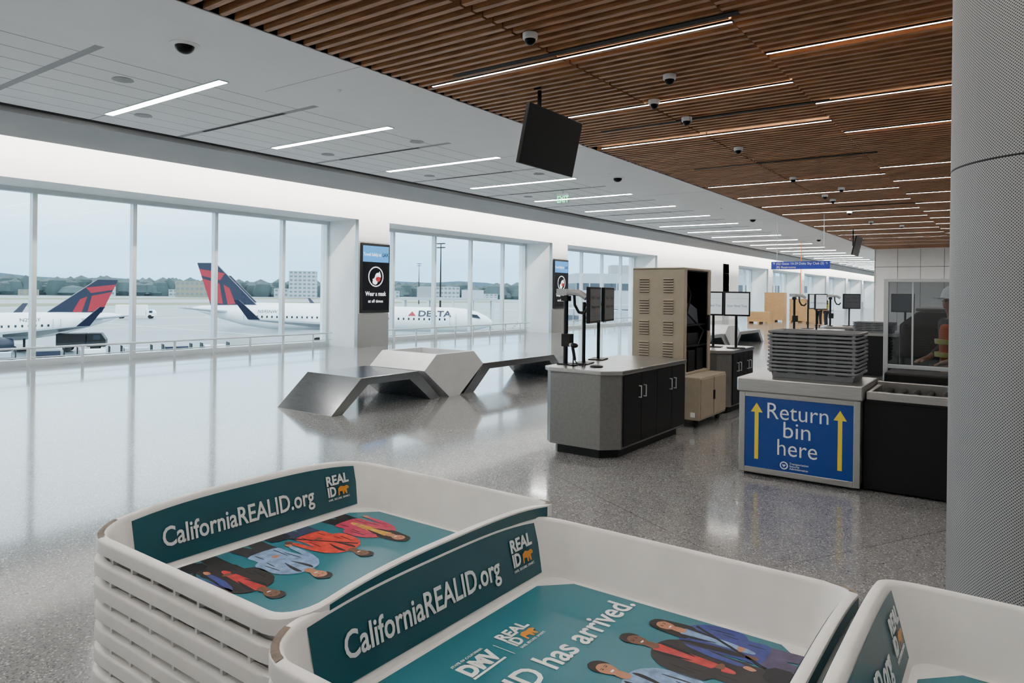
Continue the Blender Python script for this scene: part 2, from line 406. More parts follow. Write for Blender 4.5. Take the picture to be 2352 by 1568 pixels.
# ---------------------------------------------------------------- column
def column():
    e=thing('column','large round column clad in perforated gray metal','column',(.285,4.64,0))
    R=.567; n=96
    def shell(z0,z1,R):
        v=[];f=[]
        for z in(z0,z1):
            for i in range(n+1):
                a=2*math.pi*i/n; v.append((R*math.cos(a),R*math.sin(a),z))
        for i in range(n): f.append((i,i+1,n+1+i+1,n+1+i))
        me=bpy.data.meshes.new('cladding'); me.from_pydata(v,[],f); me.materials.append(perf)
        uv=me.uv_layers.new(name='UVMap')
        for p in me.polygons:
            p.use_smooth=True
            for li in p.loop_indices:
                vi=me.loops[li].vertex_index; i=vi%(n+1); uv.data[li].uv=(2*math.pi*R*i/n, v[vi][2])
        o=bpy.data.objects.new('cladding',me); COL.objects.link(o); o.parent=e
    shell(.0,2.39,R); shell(2.40,4.96,R)
    MB().lathe([(R-.02,2.385),(R-.002,2.385),(R-.002,2.405),(R-.02,2.405)],n=96).obj('seam_ring',darkgap,e)
    MB().cyl((0,0,0),(0,0,4.95),R-.03,n=48).obj('core',darkgap,e,smooth=True)
column()

# ---------------------------------------------------------------- foreground bins
BA,BB=.355,.405
def rrloop(a,b,r,dz=None,nc=7,ny=14,nx=4):
    pts=[]
    def arc(cx,cy,a0):
        for i in range(nc+1):
            t=a0+(math.pi/2)*i/nc; pts.append((cx+r*math.cos(t),cy+r*math.sin(t)))
    arc(a-r,b-r,0)
    for i in range(1,nx): pts.append((a-r-(2*(a-r))*i/nx,b))
    arc(-(a-r),b-r,math.pi/2)
    for i in range(1,ny): pts.append((-a,b-r-2*(b-r)*i/ny))
    arc(-(a-r),-(b-r),math.pi)
    for i in range(1,nx): pts.append((-(a-r)+2*(a-r)*i/nx,-b))
    arc(a-r,-(b-r),3*math.pi/2)
    for i in range(1,ny): pts.append((a,-(b-r)+2*(b-r)*i/ny))
    return pts
def tray_body(a,b,rc,prof,arch):
    m=MB(); loops=[]
    for d,z,aw in prof:
        P=rrloop(a-d,b-d,max(.01,rc-d*.6))
        loops.append([(x,y,z+aw*arch*(1-min(1,abs(y)/b)**3)) for x,y in P])
    n=len(loops[0]); v=[p for l in loops for p in l]; f=[]
    for j in range(len(loops)-1):
        for i in range(n): f.append((j*n+i,j*n+(i+1)%n,(j+1)*n+(i+1)%n,(j+1)*n+i))
    f.append(tuple(range(n-1,-1,-1))); k=(len(loops)-1)*n; f.append(tuple(range(k,k+n)))
    m.add(v,f); return m
BIN_PROF=[(.050,-.122,0),(.046,-.120,0),(.017,-.040,1),(.015,-.030,1),(.003,-.030,1),(0,-.027,1),(0,-.005,1),(.001,-.0015,1),(.004,0,1),(.014,0,1),(.017,-.002,1),(.021,-.009,1),(.052,-.104,0),(.058,-.112,0),(.066,-.113,0)]
ARCH=.036
def archz(y): return ARCH*(1-min(1,abs(y)/BB)**3)
def end_sticker(sgn):
    m=MB(); N=16; v=[];f=[]
    for i in range(N+1):
        y=-.315+ (.645)*i/N if sgn<0 else .315-(.645)*i/N
        for t in (0.03,0.975):
            z0=-.104; z1=-.009+archz(y); d0=.052;d1=.021
            z=z0+(z1-z0)*t; d=d0+(d1-d0)*t+.0016
            v.append((sgn*(BA-d),y,z))
    for i in range(N): f.append((2*i,2*i+2,2*i+3,2*i+1))
    m.add(v,f); return m
def outer_sticker(sgn):
    m=MB(); N=16; v=[];f=[]
    for i in range(N+1):
        y=-.33+.66*i/N
        for z in(-.027,-.004): v.append((sgn*(BA+.0008),y,z+archz(y)))
    for i in range(N): f.append((2*i,2*i+2,2*i+3,2*i+1))
    m.add(v,f); return m
skin_m=M('print_skin',(176,118,88),.5,noise=.12,ns=60); skin_d=M('print_skin_deep',(104,66,46),.5,noise=.15,ns=60); hairm=M('print_hair',(24,17,15),.6,noise=.4,ns=120)
cols={'bluejacket':(40,54,126),'purple':(70,62,92),'black':(17,16,20),'red2':(180,36,44),'lightblue':(120,152,196),'jeans':(40,54,84),'redshirt':(206,48,34),'yellow':(206,160,50),'pink':(176,40,80),'dkgray':(40,40,46)}
PM={k:M('print_'+k,v,.5,noise=.35,ns=45) for k,v in cols.items()}
shade=M('print_fold_shadow',(14,16,26),.6)
def figure(parent,x0,y0,top,mid,leg,sk,longhair,zf=-.1115,sc=1.0,pose=0,bag=False):
    mats=[sk,hairm,PM[top],PM[mid],PM[leg],shade,tewhite]
    m=MB()
    def P(pts,mi,dz,sm=2):
        if sm: pts=chaikin(pts,sm)
        m.poly([(min(.283,x0+sc*t),y0+sc*s_,zf+dz) for s_,t in pts],mi)
    def ell(cs,ct,rs,rt,mi,dz,n=18): P([(cs+rs*math.cos(2*math.pi*i/n),ct+rt*math.sin(2*math.pi*i/n)) for i in range(n)],mi,dz,0)
    k=1 if pose==0 else -1
    P([(-.034,.15),(.034,.15),(.042,.30),(.010,.30),(.002,.20),(-.006,.30),(-.040,.30)],4,.0001,1)
    P([(-.016,.034),(.016,.034),(.038,.046),(.048,.07),(.042,.11),(.036,.15),(.042,.19),(-.040,.19),(-.036,.15),(-.042,.11),(-.048,.07),(-.038,.046)],2,.0002)
    P([(-.012,.032),(.012,.032),(.013,.06),(.010,.12),(.003,.17),(-.010,.17),(-.012,.10),(-.014,.06)],3,.0003)
    for q in(-1,1):
        P([(q*.012,.034),(q*.020,.048),(q*.016,.075),(q*.005,.11),(q*.009,.07)],5,.00035)
        P([(q*.030,.10),(q*.033,.10),(q*.028,.15),(q*.026,.15)],5,.00035,1)
        P([(q*.020,.13),(q*.022,.13),(q*.024,.18),(q*.021,.18)],5,.00035,1)
    P([(k*.036,.048),(k*.050,.062),(k*.058,.10),(k*.056,.135),(k*.030,.150),(k*.004,.150),(k*.004,.136),(k*.028,.132),(k*.040,.12),(k*.038,.09)],2,.0004)
    P([(k*.036,.075),(k*.039,.075),(k*.042,.12),(k*.039,.122)],5,.00045,1)
    P([(-k*.036,.048),(-k*.050,.065),(-k*.060,.11),(-k*.062,.165),(-k*.050,.170),(-k*.046,.12),(-k*.038,.09)],2,.0004)
    P([(k*.006,.136),(-k*.010,.140),(-k*.014,.147),(-k*.002,.152),(k*.006,.150)],0,.0005)
    P([(-k*.062,.164),(-k*.066,.182),(-k*.056,.190),(-k*.050,.170)],0,.0005)
    if bag:
        P([(-k*.080,.20),(-k*.030,.20),(-k*.026,.245),(-k*.084,.245)],5,.00055,1)
        P([(k*.030,.05),(k*.036,.052),(-k*.040,.20),(-k*.046,.198)],5,.0005,0)
    if longhair: P([(-.018,-.022),(.0,-.030),(.018,-.022),(.024,.01),(.028,.045),(.016,.060),(-.016,.056),(-.028,.05),(-.024,.01)],1,.00025)
    P([(-.008,.016),(.008,.016),(.010,.038),(.0,.044),(-.010,.038)],0,.0005)
    P([(0,-.022),(.011,-.017),(.0145,-.004),(.013,.010),(.007,.020),(0,.023),(-.007,.020),(-.013,.010),(-.0145,-.004),(-.011,-.017)],0,.0006)
    P([(-.016,.002),(-.018,-.014),(-.010,-.026),(.004,-.028),(.016,-.018),(.017,.002),(.012,-.008),(.004,-.015),(-.008,-.013),(-.012,-.006)],1,.0007)
    for s_ in(-.0055,.0055):
        ell(s_,-.001,.0026,.0011,1,.0008,8); P([(s_-.0035,-.0045),(s_+.0035,-.0045),(s_+.0035,-.0036),(s_-.0035,-.0036)],1,.0008,0)
    P([(-.0055,.0105),(.0055,.0105),(.0030,.0140),(-.0030,.0140)],6,.0008,1)
    return m.obj('printed_figure',mats,parent,recalc=False)
def bear(parent,loc,sz,wall):
    pts=[(-.5,-.3),(-.38,-.3),(-.36,-.05),(-.1,-.08),(-.08,-.3),(.04,-.3),(.08,-.05),(.2,-.3),(.32,-.3),(.3,0),(.5,.02),(.52,.14),(.36,.26),(.1,.22),(-.2,.3),(-.45,.18)]
    m=MB()
    if wall: 
        m.poly([(loc[0]-wall*.001+wall*.24*p[1]*sz, loc[1]-wall*p[0]*sz, loc[2]+p[1]*sz) for p in pts])
    else: m.poly([(loc[0]-p[1]*sz, loc[1]+p[0]*sz, loc[2]) for p in pts])
    m.obj('bear_emblem',orange,parent,recalc=False)
def make_bin(top=True,slogan=True):
    e=thing('security_tray','white plastic security tray nested in a stack','security tray',(0,0,0),group='stacked white security trays')
    tray_body(BA,BB,.075,BIN_PROF,ARCH).obj('tray_body',binwhite,e,smooth=True)
    for i in range(7):
        x=-.24+.08*i
        for sg in(-1,1): MB().box(x-.004,x+.004,min(sg*(BB-.008),sg*(BB-.026)),max(sg*(BB-.008),sg*(BB-.026)),-.044,-.029).obj('rib',binwhite,e)
    outer_sticker(1).obj('outer_sticker',teal,e); outer_sticker(-1).obj('outer_sticker',teal,e)
    if top:
        for sg in(-1,1):
            end_sticker(sg).obj('end_wall_sticker',teal,e,label='teal end wall sticker with white web address')
            yd=(sg*.24,0,1)
            def pos(y,z): 
                return (sg*(BA-.0562+(z+.104)*.24),y,z)
            dirx=(0,-sg,0)
            text('CaliforniaREALID.org',.062,pos(sg*.042,-.046),dirx,yd,tewhite,e,bold=.014,width=.425)
            text('REAL',.037,pos(-sg*.258,-.020),dirx,yd,tewhite,e,bold=.03,width=.080)
            text('ID',.037,pos(-sg*.234,-.050),dirx,yd,tewhite,e,bold=.03,width=.029)
            text('SAFE. SECURE. SMART.',.0075,pos(-sg*.258,-.070),dirx,yd,tewhite,e,width=.078)
            q=pos(-sg*.275,-.050); bear(e,(q[0],q[1],q[2]),.040,sg)
        a,b,c_=.285,.335,.06; zs=-.1122
        MB().poly([(-a+c_,-b,zs),(a-c_,-b,zs),(a,-b+c_,zs),(a,b-c_,zs),(a-c_,b,zs),(-a+c_,b,zs),(-a,b-c_,zs),(-a,-b+c_,zs)]).obj('floor_sticker',teal2,e,recalc=False,label='light teal printed floor sticker')
        zt=-.1112
        if slogan:
            text('REAL ID has arrived.',.078,(-.090,.032,zt),(0,1,0),(-1,0,0),tewhite,e,bold=.014,width=.575)
            text('REAL',.036,(-.206,.070,zt),(0,1,0),(-1,0,0),tewhite,e,bold=.03,width=.082)
            text('ID',.036,(-.178,.043,zt),(0,1,0),(-1,0,0),tewhite,e,bold=.03,width=.028)
            bear(e,(-.178,.086,zt),.042,0)
            text('SAFE. SECURE. SMART.',.008,(-.157,.070,zt),(0,1,0),(-1,0,0),tewhite,e,width=.08)
            text('DMV',.050,(-.184,-.058,zt),(0,1,0),(-1,0,0),tewhite,e,bold=.05,width=.090)
            text('STATE OF CALIFORNIA',.008,(-.214,-.058,zt),(0,1,0),(-1,0,0),tewhite,e,width=.085)
            MB().box(-.164,-.159,-.103,-.013,zt-.0003,zt).obj('logo_bar',tewhite,e)
            MB().box(-.205,-.155,.006,.0075,zt-.0003,zt).obj('logo_divider',tewhite,e)
        figure(e,.018,.272,'bluejacket','lightblue','purple',skin_m,True,sc=1.05,bag=True)
        figure(e,-.002,.185,'black','red2','black',skin_d,False,sc=1.12,pose=1)
        figure(e,.0,.060,'lightblue','lightblue','dkgray',skin_m,False,sc=1.15)
        figure(e,.02,-.085,'redshirt','redshirt','jeans',skin_d,False,sc=1.12,pose=1,bag=True)
        figure(e,.025,-.215,'pink','yellow','black',skin_m,True,sc=1.1)
        for sx_,sy in((-1,-1),(1,1)):
            m=MB(); N=6; r0=.075; v=[];f=[]
            for i in range(N+1):
                t=math.pi/2*(i+.8)/(N+1.6)
                for rr in (r0-.015,r0-.002):
                    v.append((sx_*(BA-r0+rr*math.cos(t)),sy*(BB-r0+rr*math.sin(t)),.0012+archz(BB-r0+rr*math.sin(t))))
            for i in range(N): f.append((2*i,2*i+1,2*i+3,2*i+2))
            m.add(v,f).obj('corner_pad',patch,e,label='worn brown corner pad')
    return e
topa=make_bin(True,False); topb=make_bin(True); lowb=make_bin(False)
stacks=[((-1.258,1.088),math.pi,1.172),((-.568,1.026),0,1.158),((.166,1.058),0,1.180)]
firstl=True; PITCH=.046
for si,((x,y),r,zt) in enumerate(stacks):
    lb='white tray with teal web address sticker on top of its stack'
    if si==0: topa.location=(x,y,zt); topa.rotation_euler=(0,0,r); topa['label']=lb
    elif si==1: topb.location=(x,y,zt); topb.rotation_euler=(0,0,r); topb['label']=lb
    else: copy_thing(topb,(x,y,zt),r,lb)
    for k in range(1,10):
        p=(x+random.uniform(-.003,.003),y+random.uniform(-.004,.004),zt-PITCH*k)
        if firstl: lowb.location=p; lowb.rotation_euler=(0,0,r); firstl=False
        else: copy_thing(lowb,p,r)
t=thing('tray_cart','stainless steel cart carrying the tray stacks','cart',(-.57,1.06,0))
zt_=1.158-PITCH*9-.122
MB().box(-1.15,1.15,-.46,.46,zt_-.03,zt_).obj('top_shelf',steel,t,bevel=.004)
for sx_ in(-1.1,1.1):
    for sy in(-.4,.4): MB().cyl((sx_,sy,.1),(sx_,sy,zt_-.03),.018).obj('leg',steel,t,smooth=True); MB().cyl((sx_-.02,sy,.05),(sx_+.02,sy,.05),.05).obj('caster',rubber,t,smooth=True)
MB().box(-1.08,1.08,-.4,.4,.2,.22).obj('lower_shelf',steel,t)

# ---------------------------------------------------------------- return table
def return_table():
    e=thing('bin_return_table','steel and dark cabinet with blue return sign on its face','bin return cabinet',(-1.575,6.7,0),group='bin return cabinets')
    w=.525
    MB().box(-w,w,.02,.75,.06,.78).obj('body',graylam,e,bevel=.005)
    MB().box(-w-.02,w+.02,-.03,.80,.79,.92).obj('top_slab',steel,e,bevel=.012)
    MB().box(-w,-w+.055,-.012,.02,.03,.785).box(w-.055,w,-.012,.02,.03,.785).box(-w+.055,w-.055,-.012,.02,.03,.080).box(-w+.055,w-.055,-.012,.02,.742,.785).obj('sign_frame',steel,e,bevel=.004)
    MB().box(-w+.055,w-.055,-.006,.018,.080,.742).obj('sign_panel',blue,e)
    MB().cyl((0,-.03,.765),(0,-.012,.765),.013).obj('lock',steel,e,smooth=True)
    y=-.0075
    for s_,z,wd in(('Return',.618,.53),('bin',.455,.235),('here',.290,.345)): text(s_,.215,(0,y,z),(1,0,0),(0,0,1),tewhite,e,width=wd,bold=-.004)
    for x in(-.362,.362):
        MB().add([(x-.018,y,.16),(x+.018,y,.16),(x+.018,y,.60),(x+.055,y,.60),(x,y,.69),(x-.055,y,.60),(x-.018,y,.60)],[(0,1,2,3,4,5,6)]).obj('arrow',yellow,e)
    MB().cyl((-.11,y,.135),(-.11,y-.001,.135),.036,n=28).obj('seal_emblem',tewhite,e)
    MB().cyl((-.11,y-.001,.135),(-.11,y-.002,.135),.026,n=28).obj('seal_emblem',blue,e)
    MB().prism([(-.128,.14),(-.118,.146),(-.11,.140),(-.102,.146),(-.092,.14),(-.104,.130),(-.11,.118),(-.116,.130)],'y',y-.003,y-.002).obj('seal_emblem',tewhite,e)
    for i,s_ in enumerate(('Transportation','Security','Administration')): text(s_,.027,(-.062,y,.158-.023*i),(1,0,0),(0,0,1),tewhite,e,align='LEFT')
    MB().box(-w+.03,w-.03,.06,.72,0,.06).obj('plinth',black,e)
    return e
rt=return_table(); rt2=copy_thing(rt,(-1.25,16.7,0))
def conveyor():
    e=thing('roller_conveyor','black sided screening conveyor with steel edge and rollers','conveyor',(0,6.78,0),group='screening conveyors')
    MB().box(-1.04,3.2,0,1.0,.02,.78).obj('side_panel',darkpanel,e,bevel=.004)
    for a,b_,c_,d_,z1 in((-1.02,3.2,-.01,.06,.87),(-1.02,3.2,.62,.68,.90),(-1.02,-.98,.06,.62,.87)):
        MB().box(a,b_,c_,d_,.80,z1).obj('edge_rail',steel,e,bevel=.005)
    MB().box(-1.02,3.2,-.01,1.0,.78,.80).obj('bed',black,e)
    for i in range(26):
        x=-.9+i*.11; MB().cyl((x,.07,.825),(x,.61,.825),.024,n=12).obj('roller',black,e,smooth=True)
    MB().box(-.98,3.2,.72,1.15,.80,.98).obj('machine_housing',black,e,bevel=.02)
    return e
cvb=conveyor(); copy_thing(cvb,(.3,16.78,0))
e=thing('screening_machine','large dark baggage screening machine behind the glass','scanner machine',(0,0,0))
MB().prism([(-1.15,0),(.9,0),(.9,1.35),(.7,1.52),(-.95,1.52),(-1.15,1.35)],'y',10.1,12.2).obj('machine_body',darkpanel,e,bevel=.02)
MB().box(-.8,.55,10.06,10.11,.72,1.15).obj('tunnel_opening',black,e)
MB().box(-1.0,.75,10.4,11.9,1.52,1.56).obj('top_panel',graylam,e,bevel=.01)
GP=[(.05,-.085,0),(.045,-.084,0),(.03,-.026,0),(.008,-.024,0),(0,-.018,0),(0,-.003,0),(.003,0,0),(.020,0,0),(.024,-.006,0),(.045,-.078,0),(.055,-.080,0)]
def gtray():
    e=thing('security_tray','gray plastic security tray in a neat stack','security tray',group='stacked gray security trays')
    tray_body(.40,.27,.035,GP,0).obj('tray_body',traygray,e,smooth=True)
    for x in(-.26,-.09,.09,.26): MB().box(x-.05,x+.05,-.255,-.245,-.034,-.027).obj('grip_notch',darkpanel,e)
    for x in (-.36,.36): MB().box(x-.012,x+.012,-.268,-.24,-.036,-.022).obj('stacking_lug',traygray,e)
    return e
g=gtray(); g.location=(-1.50,7.13,.92+.085)
for k in range(1,11): copy_thing(g,(-1.50+random.uniform(-.005,.005),7.13+random.uniform(-.005,.005),.92+.085+.036*k))
for k in range(5): copy_thing(g,(-2.4,16.95,.92+.085+.036*k))
tb=thing('steel_table','stainless steel table carrying a short tray stack','table',(-2.4,16.95,0))
MB().box(-.48,.48,-.35,.35,.86,.92).obj('table_top',steel,tb,bevel=.005)
MB().box(-.44,.44,-.3,.3,.02,.86).obj('base_cabinet',darkpanel,tb)
tintg=glassmat('tinted_glass',(.22,.24,.26,1),.3,.06)
def part():
    e=thing('glass_partition','tinted glass screen in a steel frame','glass partition',(0,7.98,0),group='screening glass partitions')
    MB().box(-1.05,-1.01,-.02,.02,.0,1.88).box(-1.01,3,-.02,.02,1.85,1.88).box(-1.01,3,-.02,.02,.98,1.02).box(2.97,3.0,-.02,.02,0,1.85).obj('frame',alum,e,bevel=.003)
    MB().box(-.80,-.785,-.02,.02,1.02,1.85).obj('mullion',alum,e)
    MB().box(1.2,1.23,-.02,.02,1.02,1.85).obj('mullion',alum,e)
    MB().poly([(-1.01,0,1.02),(3,0,1.02),(3,0,1.85),(-1.01,0,1.85)]).obj('glass_pane',tintg,e,recalc=False)
    return e
pt=part(); copy_thing(pt,(.3,17.98,0))
# ---------------------------------------------------------------- counters
def counter(y0,Ln,label,holes=False):
    e=thing('security_counter',label,'counter',(-3.66,y0,0),group='screening counters')
    w=.43
    fp=[(-w+.1,0),(w-.16,0),(w,.16),(w,Ln),(-w,Ln),(-w,.1)]
    def inset(p,d): 
        return [(x*(1-d/w) , y+(d if y<Ln/2 else -d)) for x,y in p]
    MB().prism(inset(fp,.07),'z',0,.11).obj('toe_kick',black,e)
    MB().prism(fp,'z',.10,.865).obj('body',graylam,e,bevel=.003)
    cp=[(x*1.05,y+(-.02 if y<Ln/2 else .02)) for x,y in fp]
    MB().prism(cp,'z',.865,.91).obj('countertop',steel,e,bevel=.008)
    nd=4; dl=(Ln-.2)/nd
    for i in range(nd):
        d0=.185+i*dl
        d=MB().box(w-.002,w+.016,d0+.004,d0+dl-.004,.125,.85).obj('door',darkpanel,e,bevel=.002)
        hy=d0+(dl-.06 if i%2==0 else .06)
        MB().tube([(w+.016,hy,.60),(w+.045,hy,.60),(w+.045,hy,.72),(w+.016,hy,.72)],.006).obj('handle',alum,d,smooth=True,label='chrome handle')
        if holes and i<2: MB().cyl((w+.01,d0+dl/2,.72),(w+.02,d0+dl/2,.72),.06,n=24).obj('grommet',black,d,smooth=True)
    return e
c1=counter(6.3,1.85,'graphite counter with steel top and dark cupboard doors')
c2=counter(9.75,1.15,'graphite counter with steel top and round cable holes',True)
copy_thing(c1,(-3.66,16.3,0)); copy_thing(c2,(-3.66,19.75,0))
def cabinet():
    e=thing('computer_cabinet','tall beige steel computer cabinet with louvers, standing open','cabinet',(-3.8,8.62,0))
    x0,x1=-.36,.37
    MB().box(x0,x1,0,.02,.66,2.04).box(x0,x0+.02,.02,.98,.66,2.04).box(x0,x1,.96,.98,.66,2.04).box(x0,x1,0,.98,2.02,2.05).box(x0,x1,0,.98,.645,.67).box(x1-.02,x1,.02,.10,.66,2.04).box(x1-.02,x1,.88,.96,.66,2.04).obj('upper_shell',tan,e,bevel=.006)
    for cx in(-.19,.15):
        for zz in(1.90,1.62,1.34,1.06):
            for k in range(6):
                z=zz-.034*k
                MB().prism([(-.020,z-.004),(0,z-.006),(0,z+.012),(-.004,z+.012)],'x',cx-.07,cx+.07).box(cx-.068,cx+.068,-.002,0,z-.013,z-.006,1).obj('louver',[tan,darkgap],e)  # dark strip below each louver stands in for its shadow line
    MB().box(x0+.03,x1-.03,.05,.95,1.28,1.30).obj('shelf',black,e)
    MB().box(x0+.03,x1-.03,.05,.95,1.0,1.02).obj('shelf',black,e)
    MB().box(x0+.021,x0+.03,.02,.96,.67,2.02).box(x0+.02,x1-.03,.021,.03,.67,2.02).obj('dark_inner_sheet',black,e)  # black sheets make the open cabinet darker inside
    MB().box(x0+.03,x1-.02,.945,.958,.67,2.02).box(x0+.03,x1-.02,.03,.945,2.005,2.018).obj('dark_inner_sheet',black,e)
    MB().prism([(.25,1.30),(.75,1.30),(.70,1.50),(.45,1.58),(.25,1.42)],'x',-.2,.28).obj('printer',M('printer_gray',(60,66,76),.5),e,bevel=.01)
    MB().box(-.1,.30,.3,.7,1.02,1.18).obj('computer',black,e,bevel=.006)
    MB().box(-.2,.33,.25,.5,.67,.95).obj('computer',black,e,bevel=.006)
    MB().box(-.2,.32,.60,.84,.67,.97).obj('computer',darkpanel,e,bevel=.006)
    MB().tube([(.30,.2,1.9),(.32,.35,1.7),(.31,.25,1.45),(.33,.8,1.2),(.32,.55,.95)],.012).obj('cable',rubber,e,smooth=True)
    MB().box(.36,.385,.86,.92,1.20,1.42).obj('handle',black,e,bevel=.004)
    MB().box(x0,.62,-.08,.90,.10,.645).obj('lower_shell',tan,e,bevel=.01)
    for a,b in((-.06,.40),(.42,.88)):
        MB().box(.62,.632,a,b,.13,.62).obj('lower_door',tan,e,bevel=.003)
    MB().box(.632,.65,.38,.42,.33,.45).obj('latch',black,e,bevel=.004)
    for x in(-.28,.54):
        for y in(.0,.8): MB().cyl((x-.02,y,.045),(x+.02,y,.045),.045).box(x-.015,x+.015,y-.02,y+.02,.045,.10).obj('caster',rubber,e,smooth=True)
    MB().box(.50,.56,-.083,-.08,.14,.20).obj('asset_tag',tewhite,e)
    return e
cabinet()
def monitor(loc,rz,w,h,scr,lines,label,group,zbase):
    e=thing('monitor',label,'monitor',(loc[0],loc[1],zbase),rz,group=group)
    zc=loc[2]-zbase
    MB().box(-w/2,w/2,-.02,.02,zc-h/2,zc+h/2).obj('housing',black,e,bevel=.006)
    MB().box(-w/2+.022,w/2-.022,-.023,-.02,zc-h/2+.024,zc+h/2-.022).obj('screen',scr,e)
    y=-.0245
    for i,(s_,wd,z) in enumerate(lines): text(s_,.05,(0,y,zc+z),(1,0,0),(0,0,1),scr_txt,e,width=wd*w)
    MB().box(-.06,.06,.02,.05,zc-.06,zc+.06).cyl((0,.05,zc),(0,.11,zc),.02).cyl((0,.11,0.01),(0,.11,zc+.03),.02).obj('stand_pole',black,e,smooth=True)
    MB().box(-.13,.13,.02,.20,0,.014).obj('stand_base',black,e,bevel=.004)
    return e
dimscr=M('screen_dim_gray',(70,74,80),.3,em=.15)
g1=math.radians(90+13.5)
m1=monitor((-3.78,6.85,1.57),g1,.48,.40,dimscr,[('Tray 1   Tray 2',.8,.08),('Images ready',.7,-.02),('________',.8,-.1)],'black monitor on a stand showing dim rows of text','counter monitors',.91)
m1b=monitor((-3.895,7.40,1.57),g1,.48,.40,dimscr,[('Tray 1   Tray 2',.8,.08),('Images ready',.7,-.02),('________',.8,-.1)],'black monitor on a stand showing dim rows of text','counter monitors',.91)
m2=monitor((-3.27,10.25,1.57),math.radians(22),.37,.36,scr_white,[('Scan Next Tray',.75,-.03),('________________',.8,.10)],'black framed monitor with white screen asking for next tray','counter monitors',.91)
m3=monitor((-3.64,10.25,1.57),math.radians(10),.33,.36,scr_white,[('Scan Next Tray',.75,-.03),('________________',.8,.10)],'black framed monitor with white screen asking for next tray','counter monitors',.91)
armg=M('pale_gray_arm',(176,178,180),.4)
def armthing(loc):
    e=thing('articulated_pole_stand','black pole stand with chunky pale gray arm on counter','equipment stand',loc,group='articulated pole stands')
    MB().cyl((0,0,0),(0,0,.78),.026).box(-.07,.07,-.07,.07,0,.015).obj('pole',black,e,smooth=True)
    MB().tube([(-.02,0,.79),(.04,.0,.80),(.16,.02,.79),(.24,.03,.74)],.036).box(-.10,.03,-.045,.045,.765,.835).obj('boom',armg,e,smooth=True)
    MB().tube([(.10,0,.80),(.11,.0,.66),(.15,.02,.58),(.21,.03,.57),(.25,.03,.62)],.016).obj('cable',black,e,smooth=True)
    MB().box(-.04,.04,-.045,.045,.70,.76).obj('clamp',black,e,bevel=.005)
    MB().box(-.035,.08,-.04,.04,.20,.34).obj('clamp',black,e,bevel=.005)
    return e
a1=armthing((-4.0,6.62,.91)); 
def scanner(loc):
    e=thing('barcode_scanner','black handheld barcode scanner resting in its stand','barcode scanner',loc,group='barcode scanners')
    MB().lathe([(0,0),(.05,0),(.05,.012),(.02,.02),(0,.02)],n=20).tube([(0,0,.02),(0,0,.14)],.008).obj('stand',black,e,smooth=True)
    MB().tube([(.02,0,.06),(0,0,.16),(-.01,0,.2)],.018).ball((.01,0,.22),(.05,.03,.028)).obj('scanner_body',black,e,smooth=True)
    MB().ball((-.03,0,.225),(.022,.026,.022)).obj('scanner_window',tewhite,e,smooth=True)
    MB().tube([(.02,0,.06),(.08,-.02,.01),(.14,-.03,.01),(.14,.02,.012)],.006).obj('cable',black,e,smooth=True)
    return e
s1=scanner((-3.86,6.55,.91))
rd=MB().lathe([(0,0),(.07,0),(.07,.015),(.05,.022),(0,.022)],n=24).obj('round_reader_pad',black,loc=(-3.60,6.60,.91),smooth=True); tag(rd,'flat round black reader pad on the steel counter','card reader')
copy_thing(a1,(-4.0,16.62,.91)); copy_thing(m2,(-3.5,16.9,.91),math.radians(60),'black monitor turned sideways on the far counter')
copy_thing(m1,(-3.42,20.2,.91),math.radians(40)); copy_thing(a1,(-3.9,20.0,.91)); copy_thing(m3,(-3.85,17.7,.91),math.radians(70),'black monitor turned sideways on the far counter')
copy_thing(m1,(-1.9,17.2,.91),math.radians(-20),'dark monitor on a pole beside the far return cabinet')

# ---------------------------------------------------------------- zigzag benches
def bench(loc,grp='folded steel benches'):
    e=thing('bench','long angular folded steel bench with raised hexagonal planter box','bench',loc,group=grp)
    W=1.18
    def sheet(p,name,mat,x0=-W,x1=0): return MB().prism(p,'x',x0,x1).obj(name,mat,e,bevel=.006)
    sheet([(0,0),(.20,0),(.66,.36),(1.50,.36),(1.98,0),(2.20,0),(1.68,.47),(.53,.47)],'seat_section',benchsteel)
    S=.28
    sheet([(2.50+S,0),(2.78+S,0),(3.22+S,.36),(5.15+S,.36),(5.6+S,0),(5.85+S,0),(5.32+S,.47),(3.05+S,.47)],'seat_section',benchsteel)
    hx=[(2.40,0),(2.66,0),(3.28,.47),(3.02,.70),(2.08,.70),(1.80,.46)]
    m=MB(); n=len(hx); x0,x1=-W-.02,.02
    v=[(x0,)+p for p in hx]+[(x1,)+p for p in hx]
    t=[(x0+.08,2.15,.70),(x1-.06,2.15,.70),(x1-.06,2.95,.70),(x0+.08,2.95,.70)]
    b=[(p[0],p[1],.45) for p in t]
    V=v+t+b
    F=[tuple(range(n-1,-1,-1)),tuple(range(n,2*n))]
    for i in range(n):
        if i==3: continue
        F.append((i,(i+1)%n,n+(i+1)%n,n+i))
    T=2*n
    F+=[(4,10,T+1,T),(10,9,T+2,T+1),(9,3,T+3,T+2),(3,4,T,T+3)]
    for i in range(4): F.append((T+i,T+(i+1)%4,T+4+(i+1)%4,T+4+i))
    F.append((T+4,T+5,T+6,T+7))
    m.add(V,F); m.obj('planter_box',bendwhite,e)
    return e
bn=bench((-7.40,6.2,0)); copy_thing(bn,(-7.40,20.2,0))

